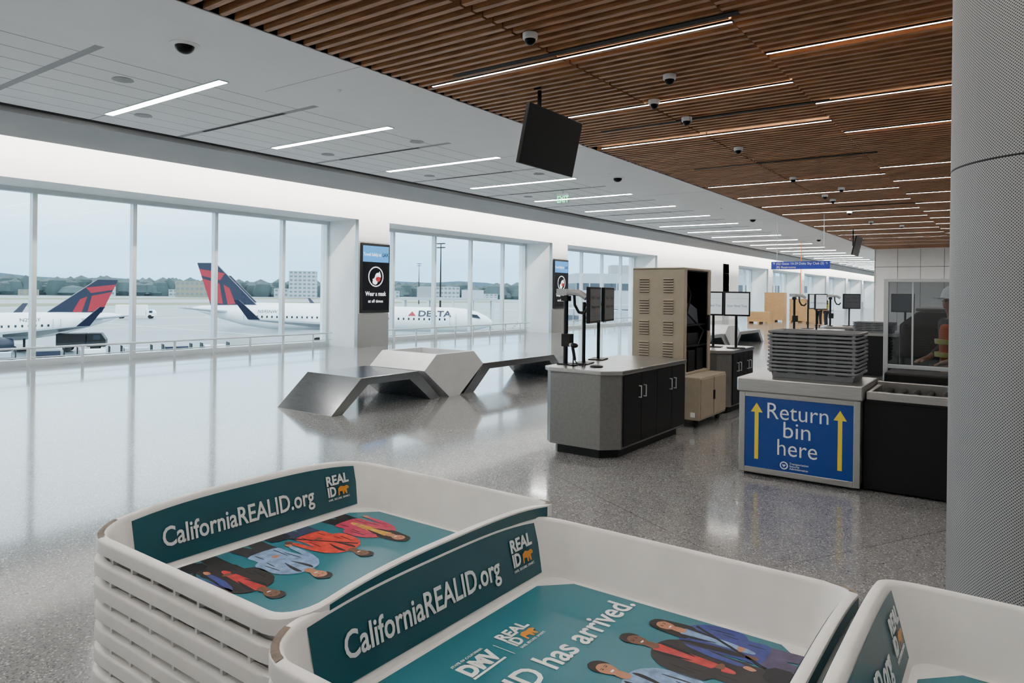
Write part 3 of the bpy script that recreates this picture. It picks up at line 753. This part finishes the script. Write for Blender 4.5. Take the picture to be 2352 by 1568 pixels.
# ---------------------------------------------------------------- wall displays
def display(y):
    e=thing('digital_sign','black framed portrait screen asking travellers to wear a mask','digital sign',(FX,y,0),group='mask notice screens on the pillars')
    w0,w1=.05,PW-.05; z0,z1=1.03,3.12; mid=(w0+w1)/2
    MB().box(.012,.09,w0,w1,z0,z1).obj('frame',black,e,bevel=.01)
    x=.0905
    MB().box(x,x+.002,w0+.05,w1-.05,z0+.08,z1-.08).obj('screen',navy_screen,e)
    x+=.003
    MB().box(x-.001,x,w0+.05,w1-.05,z1-.56,z1-.08).obj('screen_banner',sky_screen,e)
    Y=(0,1,0);Z=(0,0,1)
    wt=M('screen_letter_white',(240,244,248),.4,em=1.5)
    text('Travel Safely at ',.14,(x+.001,mid-.14,z1-.34),Y,Z,wt,e,width=.72)
    text('LAX',.16,(x+.001,mid+.38,z1-.34),Y,Z,navy_screen,e,width=.24,bold=.02)
    v=[];f=[]; N=40
    for i in range(N):
        a=2*math.pi*i/N
        for r in(.275,.305): v.append((x,mid+r*math.cos(a),2.12+r*math.sin(a)))
    for i in range(N): j=(i+1)%N; f.append((2*i,2*j,2*j+1,2*i+1))
    MB().add(v,f).obj('icon_ring',wt,e)
    def P(p,nm,mt,dx): MB().poly([(x+dx,mid+a,2.12+b) for a,b in chaikin(p,2)]).obj(nm,mt,e)
    P([(-.11,.20),(.02,.24),(.14,.19),(.18,.08),(.21,.0),(.17,-.03),(.15,-.13),(.06,-.16),(.05,-.21),(-.02,-.245),(-.14,-.20),(-.12,-.10),(-.17,.04)],'icon_face',wt,.001)
    P([(-.17,-.02),(-.19,.10),(-.10,.225),(.04,.25),(.15,.19),(.13,.12),(.02,.11),(-.03,.04),(-.06,-.04),(-.12,-.08)],'icon_hair',navy_screen,.002)
    P([(-.02,-.03),(.10,.01),(.20,-.02),(.16,-.14),(.06,-.16),(-.01,-.10)],'icon_mask',red,.002)
    P([(-.06,.0),(-.055,.015),(.11,.035),(.11,.02)],'icon_mask_strap',red,.0025)
    text('Wear a mask',.19,(x,mid,1.60),Y,Z,wt,e,width=.84,bold=.004)
    text('at all times',.13,(x,mid,1.38),Y,Z,wt,e,width=.60)
    return e
ds=display(14.1); copy_thing(ds,(FX,24.8,0)); 
def tv(loc):
    e=thing('hanging_television','large black flat television tilted down on a ceiling pole','television',loc,group='ceiling hung televisions')
    w=.71; th=math.atan2(.17,.78)
    ob=MB().box(-.03,.03,-w,w,-.41,.41).obj('television_panel',black,e,bevel=.008); ob.rotation_euler=(0,th,0)
    ob2=MB().box(.03,.032,-w+.015,w-.015,-.395,.395).obj('screen',blackgl,e); ob2.rotation_euler=(0,th,0)
    MB().box(-.12,-.03,-.2,.2,-.1,.15).cyl((-.14,-.1,0),(-.14,-.1,.76),.03).box(-.2,-.08,-.16,-.04,.74,.77).obj('ceiling_pole',black,e)
    return e
t1=tv((-5.40,8.46,3.87)); copy_thing(t1,(-5.4,33,3.87))
e=thing('wayfinding_sign','blue hanging direction sign with white lettering','sign',(-6.2,26.5,0))
MB().box(-1.0,1.0,-.03,.03,2.66,2.94).obj('sign_board',navy,e)
for x in(-.8,.8): MB().cyl((x,0,2.94),(x,0,CZ),.012).obj('hanging_rod',alum,e)
text('↑ (G) Gates 10-29',.115,(-.95,-.034,2.86),(1,0,0),(0,0,1),tewhite,e,align='LEFT')
text('(R) Restrooms',.115,(-.82,-.034,2.73),(1,0,0),(0,0,1),tewhite,e,align='LEFT')
text('Delta Sky Club (S) ↑',.115,(.95,-.034,2.86),(1,0,0),(0,0,1),tewhite,e,align='RIGHT')
e=thing('exit_sign','small green illuminated exit sign hanging from tile ceiling','exit sign',(-10.3,16.8,0))
MB().box(-.2,.2,-.03,.03,4.44,4.5).cyl((0,0,4.5),(0,0,CZ),.01).obj('mount',alum,e)
MB().poly([(-.22,0,4.20),(.22,0,4.20),(.22,0,4.44),(-.22,0,4.44)]).obj('sign_plate',glassmat('exit_plate',(.8,.9,.85,1)),e,recalc=False)
text('EXIT',.26,(0,-.015,4.33),(1,0,0),(0,0,1),green,e,width=.38,bold=.01)
o=MB().cyl((-9.3,40,1.6),(-9.3,40,CZ),.02).obj('hanging_strap',orangem); tag(o,'thin orange strap hanging from the ceiling','strap')

def crate(x,y,sx_,sy,sz,rz,label,lean=False):
    e=thing('wooden_crate',label,'crate',(x,y,0),rz,group='shipping crates by the window wall')
    MB().box(-sx_/2,sx_/2,-sy/2,sy/2,.1,sz).obj('crate_body',woodc,e)
    for z in(.14,sz/2,sz-.06): MB().box(-sx_/2-.02,sx_/2+.02,-sy/2-.02,-sy/2,z-.04,z+.04).obj('batten',woodc,e)
    for q in(-sx_/2,sx_/2-.08): MB().box(q,q+.08,-sy/2-.03,-sy/2-.02,.1,sz).obj('batten',woodc,e)
    for q in(-sx_/2,-.05,sx_/2-.1): MB().box(q,q+.1,-sy/2,sy/2,0,.1).obj('skid',woodc,e)
for a in((-12.4,43.4,1.3,.9,.7,0,'low plywood shipping crate with battens'),(-12.6,47.5,1.2,1.2,1.9,.1,'tall plywood shipping crate with battens'),(-11.0,47,1.0,.6,1.5,-.2,'tall plywood shipping crate with battens'),(-9.8,46,1.2,.8,1.2,.1,'plywood shipping crate with battens'),(-11.5,52,1.6,.9,1.3,0,'plywood shipping crate with battens')): crate(*a)

# ---------------------------------------------------------------- people
def skinmesh(verts,edges,rad,mat,name,parent,sub=2):
    me=bpy.data.meshes.new(name); me.from_pydata(verts,edges,[]); o=bpy.data.objects.new('tmp',me); COL.objects.link(o)
    o.modifiers.new('s','SKIN')
    for i,r in enumerate(rad):
        me.skin_vertices[0].data[i].radius=(r,r) if not isinstance(r,tuple) else r
    me.skin_vertices[0].data[0].use_root=True
    s_=o.modifiers.new('u','SUBSURF'); s_.levels=sub; s_.render_levels=sub
    dg=bpy.context.evaluated_depsgraph_get(); dg.update()
    m2=bpy.data.meshes.new_from_object(o.evaluated_get(dg)); bpy.data.objects.remove(o)
    m2.materials.clear(); m2.materials.append(mat)
    for p in m2.polygons: p.use_smooth=True; p.material_index=0
    q=bpy.data.objects.new(name,m2); COL.objects.link(q); q.parent=parent
    return q
skinr=M('skin',(176,128,104),.5,noise=.05,ns=20); hairr=M('dark_hair',(30,24,20),.7)
def person(loc,rz,label,shirt,pants,vest=None,helmet=None,bend=0):
    e=thing('person',label,'person',loc,rz)
    V=[];E=[];R=[]
    def v(p,r,par=None):
        V.append(p);R.append(r)
        if par is not None: E.append((par,len(V)-1))
        return len(V)-1
    pel=v((0,0,.96),(.15,.11)); sp=v((0,.0,1.14),(.135,.10),pel); ch=v((0,0,1.33),(.16,.115),sp); nb=v((0,0,1.46),(.08,.07),ch); nk=v((0,.01,1.52),.055,nb)
    h1=v((0,.03,1.585),(.062,.07),nk); h2=v((0,.025,1.65),(.075,.09),h1); h3=v((0,.015,1.72),(.06,.07),h2)
    no=v((0,.115,1.63),.012,h2)
    for s in(-1,1):
        sh=v((s*.17,0,1.42),.065,ch); el=v((s*.24,-.03,1.15),.046,sh); wr=v((s*.22,.16,1.02),.03,el); pm=v((s*.215,.22,1.0),(.035,.02),wr)
        for k in range(4): 
            f1=v((s*(.190+.017*k),.275,.99),.0085,pm); v((s*(.190+.017*k),.30-.004*abs(k-1.5),.965),.0075,f1)
        th=v((s*.175,.235,.985),.010,pm); v((s*.165,.265,.975),.008,th)
        hp=v((s*.09,0,.90),.095,pel); kn=v((s*.10,.02,.50),.06,hp); an=v((s*.105,-.02,.09),.04,kn); v((s*.115,.13,.035),.035,an)
    skinmesh(V,E,R,skinr,'body',e)
    V=[];E=[];R=[]
    a=v((0,0,.98),(.17,.13)); b=v((0,0,1.14),(.155,.12),a); c=v((0,0,1.34),(.18,.13),b); v((0,0,1.45),(.09,.08),c)
    for s in(-1,1):
        sh=v((s*.175,0,1.42),.08,c); el=v((s*.245,-.03,1.15),.06,sh); v((s*.225,.12,1.045),.045,el)
    skinmesh(V,E,R,shirt,'shirt',e)
    V=[];E=[];R=[]
    a=v((0,0,.97),(.165,.125))
    for s in(-1,1):
        hp=v((s*.09,0,.88),.11,a); kn=v((s*.10,.02,.50),.078,hp); v((s*.105,-.02,.10),.062,kn)
    skinmesh(V,E,R,pants,'trousers',e)
    for s in(-1,1): MB().ball((s*.11,.06,.045),(.05,.14,.045)).obj('shoe',rubber,e,smooth=True)
    for s in(-1,1): MB().ball((s*.03,.098,1.66),(.012,.008,.008)).obj('eye',hairr,e,smooth=True)
    MB().ball((0,.10,1.595),(.024,.01,.005)).obj('mouth',red,e,smooth=True)
    if vest:
        V=[];E=[];R=[]
        a=v((0,0,.95),(.185,.145)); b=v((0,0,1.14),(.17,.135),a); c=v((0,0,1.36),(.195,.145),b); v((0,0,1.43),(.13,.11),c)
        skinmesh(V,E,R,vest,'safety_vest',e)
        st=M('reflective_tape',(204,210,120),.3)
        for z in (1.08,1.22): MB().lathe([(.175,z-.025),(.18,z+.025)],n=24).obj('reflective_band',st,e,smooth=True)
    if helmet:
        MB().lathe([(.0,.13),(.05,.125),(.09,.09),(.11,.03),(.115,0),(.135,-.008),(.135,-.015),(.11,-.01),(.0,-.01)],c=(0,.015,1.70),n=24).box(-.06,.06,.12,.19,1.69,1.70).obj('hard_hat',helmet,e,smooth=True)
    else: MB().ball((0,.0,1.68),(.088,.10,.09)).obj('hair',hairr,e,smooth=True)
    return e
vest=M('hi_vis_vest',(190,198,50),.6); orv=M('orange_vest',(190,80,32),.6)
dark=M('dark_cloth',(20,22,32),.8,noise=.1,ns=30)
person((-.50,8.95,0),math.radians(120),'worker in orange safety vest and white hard hat behind glass',dark,dark,orv,white)
person((-8.7,41.6,0),math.radians(160),'standing worker in dark clothes and orange vest',dark,dark,orv)
person((-7.9,39.5,0),math.radians(90),'standing worker in dark clothes with yellow vest',dark,dark,vest,white)

# ---------------------------------------------------------------- outside
AZ=-6.5
apron=M('apron_concrete',(92,101,106),.4,noise=.22,ns=.06)
o=MB().box(-1600,-17.6,-900,1500,AZ-.2,AZ).obj('airfield_apron',apron); tag(o,'wet gray concrete airfield apron','ground'); o['kind']='structure'
grass=M('dry_grass',(112,112,82),.9,noise=.12,ns=.02)
for i,(a,b,m_) in enumerate(((-330,-380,grass),(-500,-560,grass))):
    o=MB().box(b,a,-900,480,AZ,AZ+.05).obj('grass_strip',m_); tag(o,'dry grass strip beside the runway','grass'); o['kind']='stuff'
ln=M('apron_line',(205,205,195),.7)
o=MB()
for y in(40,75,110): o.box(-200,-100,y,y+.4,AZ,AZ+.02)
o.box(-190,-189,-100,300,AZ,AZ+.02); o.box(-150,-149.4,-100,300,AZ,AZ+.02)
tag(o.obj('apron_marking',ln),'painted white guide lines on the apron','ground marking')
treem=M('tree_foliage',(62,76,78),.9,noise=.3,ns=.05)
m=MB()
random.seed(3)
for i in range(1600):
    a=math.radians(random.uniform(-10,110)); 
    D=random.uniform(800,900); x=-D*math.cos(a)*1.0; y=D*math.sin(a)
    if x>-200 and y<300: continue
    r=random.uniform(4,9); h=random.uniform(6,15)
    m.ball((x,y,AZ+h*.35),(r*1.6,r*1.6,h),8)
tag(m.obj('distant_treeline',treem,smooth=True),'hazy gray green trees along the airfield edge','trees',kind='stuff')
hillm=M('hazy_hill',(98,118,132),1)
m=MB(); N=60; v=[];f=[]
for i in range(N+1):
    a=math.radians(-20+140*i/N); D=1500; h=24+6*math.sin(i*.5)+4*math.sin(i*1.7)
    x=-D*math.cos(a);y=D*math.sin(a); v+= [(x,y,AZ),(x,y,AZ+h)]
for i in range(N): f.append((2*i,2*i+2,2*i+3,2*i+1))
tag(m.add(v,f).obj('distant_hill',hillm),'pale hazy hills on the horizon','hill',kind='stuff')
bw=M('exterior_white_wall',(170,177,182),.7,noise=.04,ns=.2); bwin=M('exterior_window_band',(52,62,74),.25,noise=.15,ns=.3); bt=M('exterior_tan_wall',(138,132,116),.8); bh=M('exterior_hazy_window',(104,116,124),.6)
def building(x,y,w,d,h,rz,floors,label,wm=bw,group=None,ribbon=False,gm=bwin):
    e=thing('building',label,'building',(x,y,AZ),rz,group=group)
    MB().box(-w/2,w/2,-d/2,d/2,0,h).obj('walls',wm,e)
    b=MB(); fh=h/floors
    n=int(w/4)
    for k in range(floors):
        if ribbon:
            z0,z1=k*fh+fh*.42,k*fh+fh*.66
            for i in range(int(w/3)):
                cx=-w/2+(i+.5)*3; b.box(cx-1.35,cx+1.35,-d/2-.06,-d/2,z0,z1)
            for i in range(int(d/3)):
                cy=-d/2+(i+.5)*3; b.box(w/2,w/2+.06,cy-1.35,cy+1.35,z0,z1); b.box(-w/2-.06,-w/2,cy-1.35,cy+1.35,z0,z1)
            continue
        for i in range(n):
            cx=-w/2+(i+.5)*w/n; b.box(cx-1.3,cx+1.3,-d/2-.06,-d/2,k*fh+fh*.35,k*fh+fh*.8)
        nn=max(1,int(d/4))
        for i in range(nn):
            cy=-d/2+(i+.5)*d/nn; b.box(w/2,w/2+.06,cy-1.3,cy+1.3,k*fh+fh*.35,k*fh+fh*.8)
    b.obj('window_band',gm,e)
    return e
building(-582,450,26,14,27,math.radians(45),7,'distant white slab office block',gm=bh)
building(-640,368,30,16,15,math.radians(45),3,'distant low tan office building',bt,gm=bh)
building(-470,530,40,16,13,math.radians(45),3,'distant low white airport building',gm=bh)
for i in range(14):
    a=math.radians(16+i*4.1+random.uniform(-.6,.6)); D=random.uniform(772,785)
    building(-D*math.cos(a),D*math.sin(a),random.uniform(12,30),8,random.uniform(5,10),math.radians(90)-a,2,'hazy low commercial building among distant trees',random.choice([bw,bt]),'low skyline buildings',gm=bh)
e=building(-62,160,60,26,12.5,math.radians(40),2,'white concourse building with window bands across the apron',ribbon=True)
for px,py in ((-18,-6),(-4,3),(12,-4)):
    MB().box(px-3,px+3,py-2,py+2,12.5,14.6).obj('roof_unit',graypaint,e)
e=thing('maintenance_deck','roofed steel equipment deck beside the concourse','shed',(-104,122,AZ),math.radians(40))
MB().box(-12,10,-4,4,6.2,6.8).obj('roof_deck',bw,e)
for x in(-11,-5.5,0,5,9):
    for y in(-3.6,3.6): MB().box(x-.25,x+.25,y-.25,y+.25,0,6.2).obj('deck_post',alum,e)
MB().box(-10,5,-2,3,0,3.4).obj('plant_room',graypaint,e)
MB().box(-8,-4,-3,1,6.8,9.2).obj('roof_unit',graypaint,e)
MB().box(2,7,-2,2,6.8,8.6).obj('roof_unit',bw,e)
def bridge(loc,rz):
    e=thing('jet_bridge','gray and white passenger boarding bridge on wheels','boarding bridge',loc,rz,group='boarding bridges')
    MB().box(-14,6,-1.5,1.5,3.6,6.2).box(6,9,-2,2,3.4,6.6).obj('tunnel',bw,e)
    for i in range(11):
        x=-13+i*1.75
        for sg in (-1,1): MB().box(x,x+.12,min(sg*1.62,sg*1.5),max(sg*1.62,sg*1.5),3.6,6.2).obj('tunnel_rib',graypaint,e)
    MB().box(-13.5,5.5,-1.53,-1.5,4.7,5.4).obj('window_strip',bwin,e)
    MB().box(-13.5,5.5,1.5,1.53,4.7,5.4).obj('window_strip',bwin,e)
    MB().box(9.0,9.1,-1.6,1.6,3.8,6.3).obj('cab_opening',darkpanel,e)
    MB().box(3,3.5,-1.2,-.9,0,3.6).box(3,3.5,.9,1.2,0,3.6).box(2.4,4.1,-1.4,1.4,.4,1.0).cyl((3.2,-1.6,.5),(3.2,-1.2,.5),.5).cyl((3.2,1.2,.5),(3.2,1.6,.5),.5).obj('support',darkpanel,e)
    MB().box(-11,-10.4,-.5,.5,0,3.6).obj('column',alum,e)
    for i in range(9): MB().box(9+i*.35,9.3+i*.35,-1.9,-1.1,3.3-i*.38,3.36-i*.38).obj('stair_tread',darkpanel,e)
bridge((-66,110,AZ),math.radians(200)); bridge((-40,104,AZ),math.radians(170)); bridge((-49,80,AZ),math.radians(150))
def mast(loc,h):
    e=thing('floodlight_mast','tall gray airfield floodlight mast','light mast',loc,group='floodlight masts')
    MB().cyl((0,0,0),(0,0,h),.35,.15).obj('mast_pole',darkpanel,e,smooth=True)
    for z in(h-.3,h-1.6): MB().box(-1.6,1.6,-.4,.4,z,z+.3).obj('lamp_head',darkpanel,e)
mast((-152,172,AZ),24); mast((-310,330,AZ),26)
# ---- aircraft
plw=M('aircraft_white',(244,246,248),.3,noise=.02,ns=.5); plb=M('aircraft_navy',(9,16,44),.35); plr=M('aircraft_red',(150,12,36),.35); plg=M('aircraft_gray',(176,182,188),.4,.3); pldk=M('aircraft_window_dark',(22,28,38),.2)
def aircraft(loc,rz,S,label,Ln=23.5,R=1.88,reg='N595NW',fin=8.3,name=True,winglet=True):
    e=thing('airliner',label,'airplane',loc,rz); e.scale=(S,S,S)
    st=[(Ln,.03,-.35),(Ln-.25,.4,-.33),(Ln-.9,.85,-.25),(Ln-2.2,1.35,-.12),(Ln-4.2,1.72,-.02),(Ln-6.5,R,0),(0,R,0),(-Ln+13,R,0),(-Ln+8.5,R*.86,.25),(-Ln+4.5,R*.56,.72),(-Ln+1.5,R*.28,1.1),(-Ln,.12,1.25)]
    k=R/1.88; n=28; v=[];f=[]
    for x,r,zc in st:
        for i in range(n): a=2*math.pi*i/n; v.append((x,r*math.cos(a),zc+r*math.sin(a)))
    for j in range(len(st)-1):
        for i in range(n): f.append((j*n+i,j*n+(i+1)%n,(j+1)*n+(i+1)%n,(j+1)*n+i))
    f+= [tuple(range(n)),tuple(range(len(v)-n,len(v)))]
    MB().add(v,f).obj('fuselage',plw,e,smooth=True)
    xr=-Ln+3.0
    F=[(xr+7.5,1.6*k),(xr,1.6),(xr-2.3,fin),(xr+.6,fin)]
    MB().prism([F[0],F[1],F[2],F[3]],'y',-.16,.16).obj('tail_fin',plb,e)
    def lp(a,b):
        te=(F[1][0]+(F[2][0]-F[1][0])*b,F[1][1]+(F[2][1]-F[1][1])*b); le=(F[0][0]+(F[3][0]-F[0][0])*b,F[0][1]+(F[3][1]-F[0][1])*b)
        return (te[0]+(le[0]-te[0])*a,te[1]+(le[1]-te[1])*a)
    for sg in(-1,1):
        for pl in ([(0,.86),(0.98,.76),(.60,.60),(0,.70)],[(0,.64),(.50,.52),(.28,.05),(0,.10)],[(.60,.50),(.70,.42),(.56,.06),(.38,.04)]):
            MB().poly([(lp(*q)[0],sg*.17,lp(*q)[1]) for q in pl]).obj('fin_emblem',plr,e,recalc=False)
    wi=MB(); x=Ln-7
    while x>-Ln+10:
        for sg in(-1,1): wi.box(x-.12,x+.12,sg*R*.995-.02,sg*R*.995+.02,-.05,.28)
        x-=.78
    wi.obj('window_row',pldk,e)
    for x in(Ln-5.8,2,-Ln+9.5):
        dr=MB()
        for sg in(-1,1): dr.box(x-.5,x-.44,sg*R*.97-.05,sg*R*.97+.05,-.75,1.0); dr.box(x+.44,x+.5,sg*R*.97-.05,sg*R*.97+.05,-.75,1.0)
        dr.obj('door_outline',plg,e)
    ck=MB()
    for sg in(-1,1): ck.prism([(Ln-2.9,.45),(Ln-1.7,.35),(Ln-2.2,.85),(Ln-3.0,.95)],'y',sg*.72,sg*1.45)
    ck.box(Ln-2.25,Ln-1.9,-.7,.7,.5,.9)
    ck.obj('cockpit_window',pldk,e)
    for sg in(-1,1):
        z0,z1=-1.1,.4
        P=[(4.5,sg*1.2,z0),(-4.5,sg*1.2,z0),(-6.2,sg*Ln*.78,z1),(-4.6,sg*Ln*.78,z1)]
        V=[(a,b,c+.22) for a,b,c in P[:2]]+[(a,b,c+.06) for a,b,c in P[2:]]+[(a,b,c-.22) for a,b,c in P[:2]]+[(a,b,c-.06) for a,b,c in P[2:]]
        MB().add(V,[(0,1,2,3),(7,6,5,4),(0,3,7,4),(1,5,6,2),(0,4,5,1),(3,2,6,7)]).obj('wing',plg,e)
        if winglet:
            y=sg*Ln*.78
            MB().add([(-4.6,y,z1),(-6.2,y,z1),(-7.8,y+sg*.7,z1+2.5),(-7.1,y+sg*.7,z1+2.5),(-4.6,y+sg*.1,z1),(-6.2,y+sg*.1,z1),(-7.8,y+sg*.8,z1+2.5),(-7.1,y+sg*.8,z1+2.5)],[(0,1,2,3),(7,6,5,4),(0,3,7,4),(1,5,6,2),(3,2,6,7),(0,4,5,1)]).obj('winglet',plb,e)
        MB().lathe([(.75,-2.8),(1.05,-1.5),(1.2,0),(1.2,1.4),(1.05,1.75),(.9,1.5),(.85,.8)],c=(3.2,sg*6.2,-2.0),n=20,axis='x').obj('engine',plb,e,smooth=True)
        MB().box(1.5,4,sg*6.2-.15,sg*6.2+.15,-1.3,-.7).obj('pylon',plg,e)
        s0=-Ln+5
        MB().add([(s0+1.5,sg*.6,.9),(s0-1.8,sg*.4,.95),(s0-3.4,sg*7.2,1.5),(s0-2.2,sg*7.2,1.5),(s0+1.5,sg*.6,.65),(s0-1.8,sg*.4,.7),(s0-3.4,sg*7.2,1.42),(s0-2.2,sg*7.2,1.42)],[(0,1,2,3),(7,6,5,4),(0,3,7,4),(1,5,6,2),(3,2,6,7),(0,4,5,1)]).obj('stabilizer',plg,e)
        MB().cyl((-2,sg*3,-1.5),(-2,sg*3,-3.4),.15).cyl((-2.5,sg*3-.5,-3.35),(-2.5,sg*3+.5,-3.35),.55).cyl((-1.4,sg*3-.5,-3.35),(-1.4,sg*3+.5,-3.35),.55).obj('landing_gear',darkpanel,e)
    MB().cyl((Ln-6,0,-1.6),(Ln-6,0,-3.5),.12).cyl((Ln-6,-.4,-3.5),(Ln-6,.4,-3.5),.4).obj('nose_gear',darkpanel,e)
    if name:
        th=math.radians(28)
        for sg in (-1,1):
            xd=(1,0,0) if sg<0 else (-1,0,0)
            up=(0,-sg*math.sin(th),math.cos(th))
            rr=R+.05
            text('DELTA',1.35,(Ln-8.6,sg*rr*math.cos(th),rr*math.sin(th)),xd,up,plb,e,bold=.025,width=5.0)
            def tp(dx,h): return (Ln-12.0+dx,sg*(rr*math.cos(th)-h*math.sin(th)),rr*math.sin(th)+h*math.cos(th))
            MB().poly([tp(-.6,-.35),tp(.6,-.35),tp(0,.4)]).obj('logo_triangle',plr,e)
            text(reg,.75,(-Ln+9.5+3.2,sg*rr*math.cos(th),rr*math.sin(th)),xd,up,plb,e)
    return e
hd=math.atan2(25.1,40.5)
aircraft((-83.8,71.8,-2.6),hd,1.0,'white airliner with navy and red tail parked beside the concourse')
aircraft((-126.0,99.5,-3.0),hd,.92,'second airliner with navy and red tail parked behind the first',reg='N6712B')
aircraft((-104.5,34.0,-3.5),math.radians(-91),.95,'smaller white regional jet with navy and red tail',Ln=15.8,R=1.9,reg='N294SY',fin=6.6)
def truck(loc,rz,label,body,cab,L_=7,h=3.2,name='service_truck'):
    e=thing(name,label,'truck',loc,rz,group='airfield service vehicles')
    MB().box(-L_/2,L_/2-2.2,-1.2,1.2,.8,h).obj('cargo_box',body,e,bevel=.05)
    MB().prism([(L_/2-2.1,.6),(L_/2,.6),(L_/2,1.5),(L_/2-.5,2.3),(L_/2-2.1,2.3)],'y',-1.15,1.15).obj('cab',cab,e,bevel=.05)
    MB().box(L_/2-1.4,L_/2-.6,-1.17,1.17,1.5,2.1).obj('cab_window',pldk,e)
    for x in(-L_/2+1.2,L_/2-1.2):
        for sg in(-1,1): MB().cyl((x,sg*.85,.5),(x,sg*1.2,.5),.5).obj('wheel',rubber,e,smooth=True)
truck((-190,93,AZ),math.radians(50),'white catering truck on the apron',plw,plw,9.5,3.6)
truck((-96.5,40.5,AZ),math.radians(60),'dark service truck near the regional jet tail',darkpanel,darkpanel,5.4,2.3)
def cart(loc,rz,col):
    e=thing('baggage_cart','low baggage cart parked on the apron','baggage cart',loc,rz,group='baggage carts')
    MB().box(-1.6,1.6,-.8,.8,.45,.6).box(-1.6,-1.5,-.8,.8,.6,1.5).box(1.5,1.6,-.8,.8,.6,1.5).obj('cart_bed',darkpanel,e)
    MB().box(-1.3,1.2,-.6,.6,.6,1.2).obj('load',col,e,bevel=.05)
    for x in(-1.1,1.1):
        for sg in(-1,1): MB().cyl((x,sg*.6,.25),(x,sg*.8,.25),.25).obj('wheel',rubber,e,smooth=True)
for i in range(7): cart((-88+i*1.2,24+i*4.2,AZ),math.radians(70),[plw,plg,plb][i%3])
for i in range(5): cart((-62+i*2.5,60+i*3.2,AZ),math.radians(40),[plw,plg,plr][i%3])
print('SCRIPT_OK')
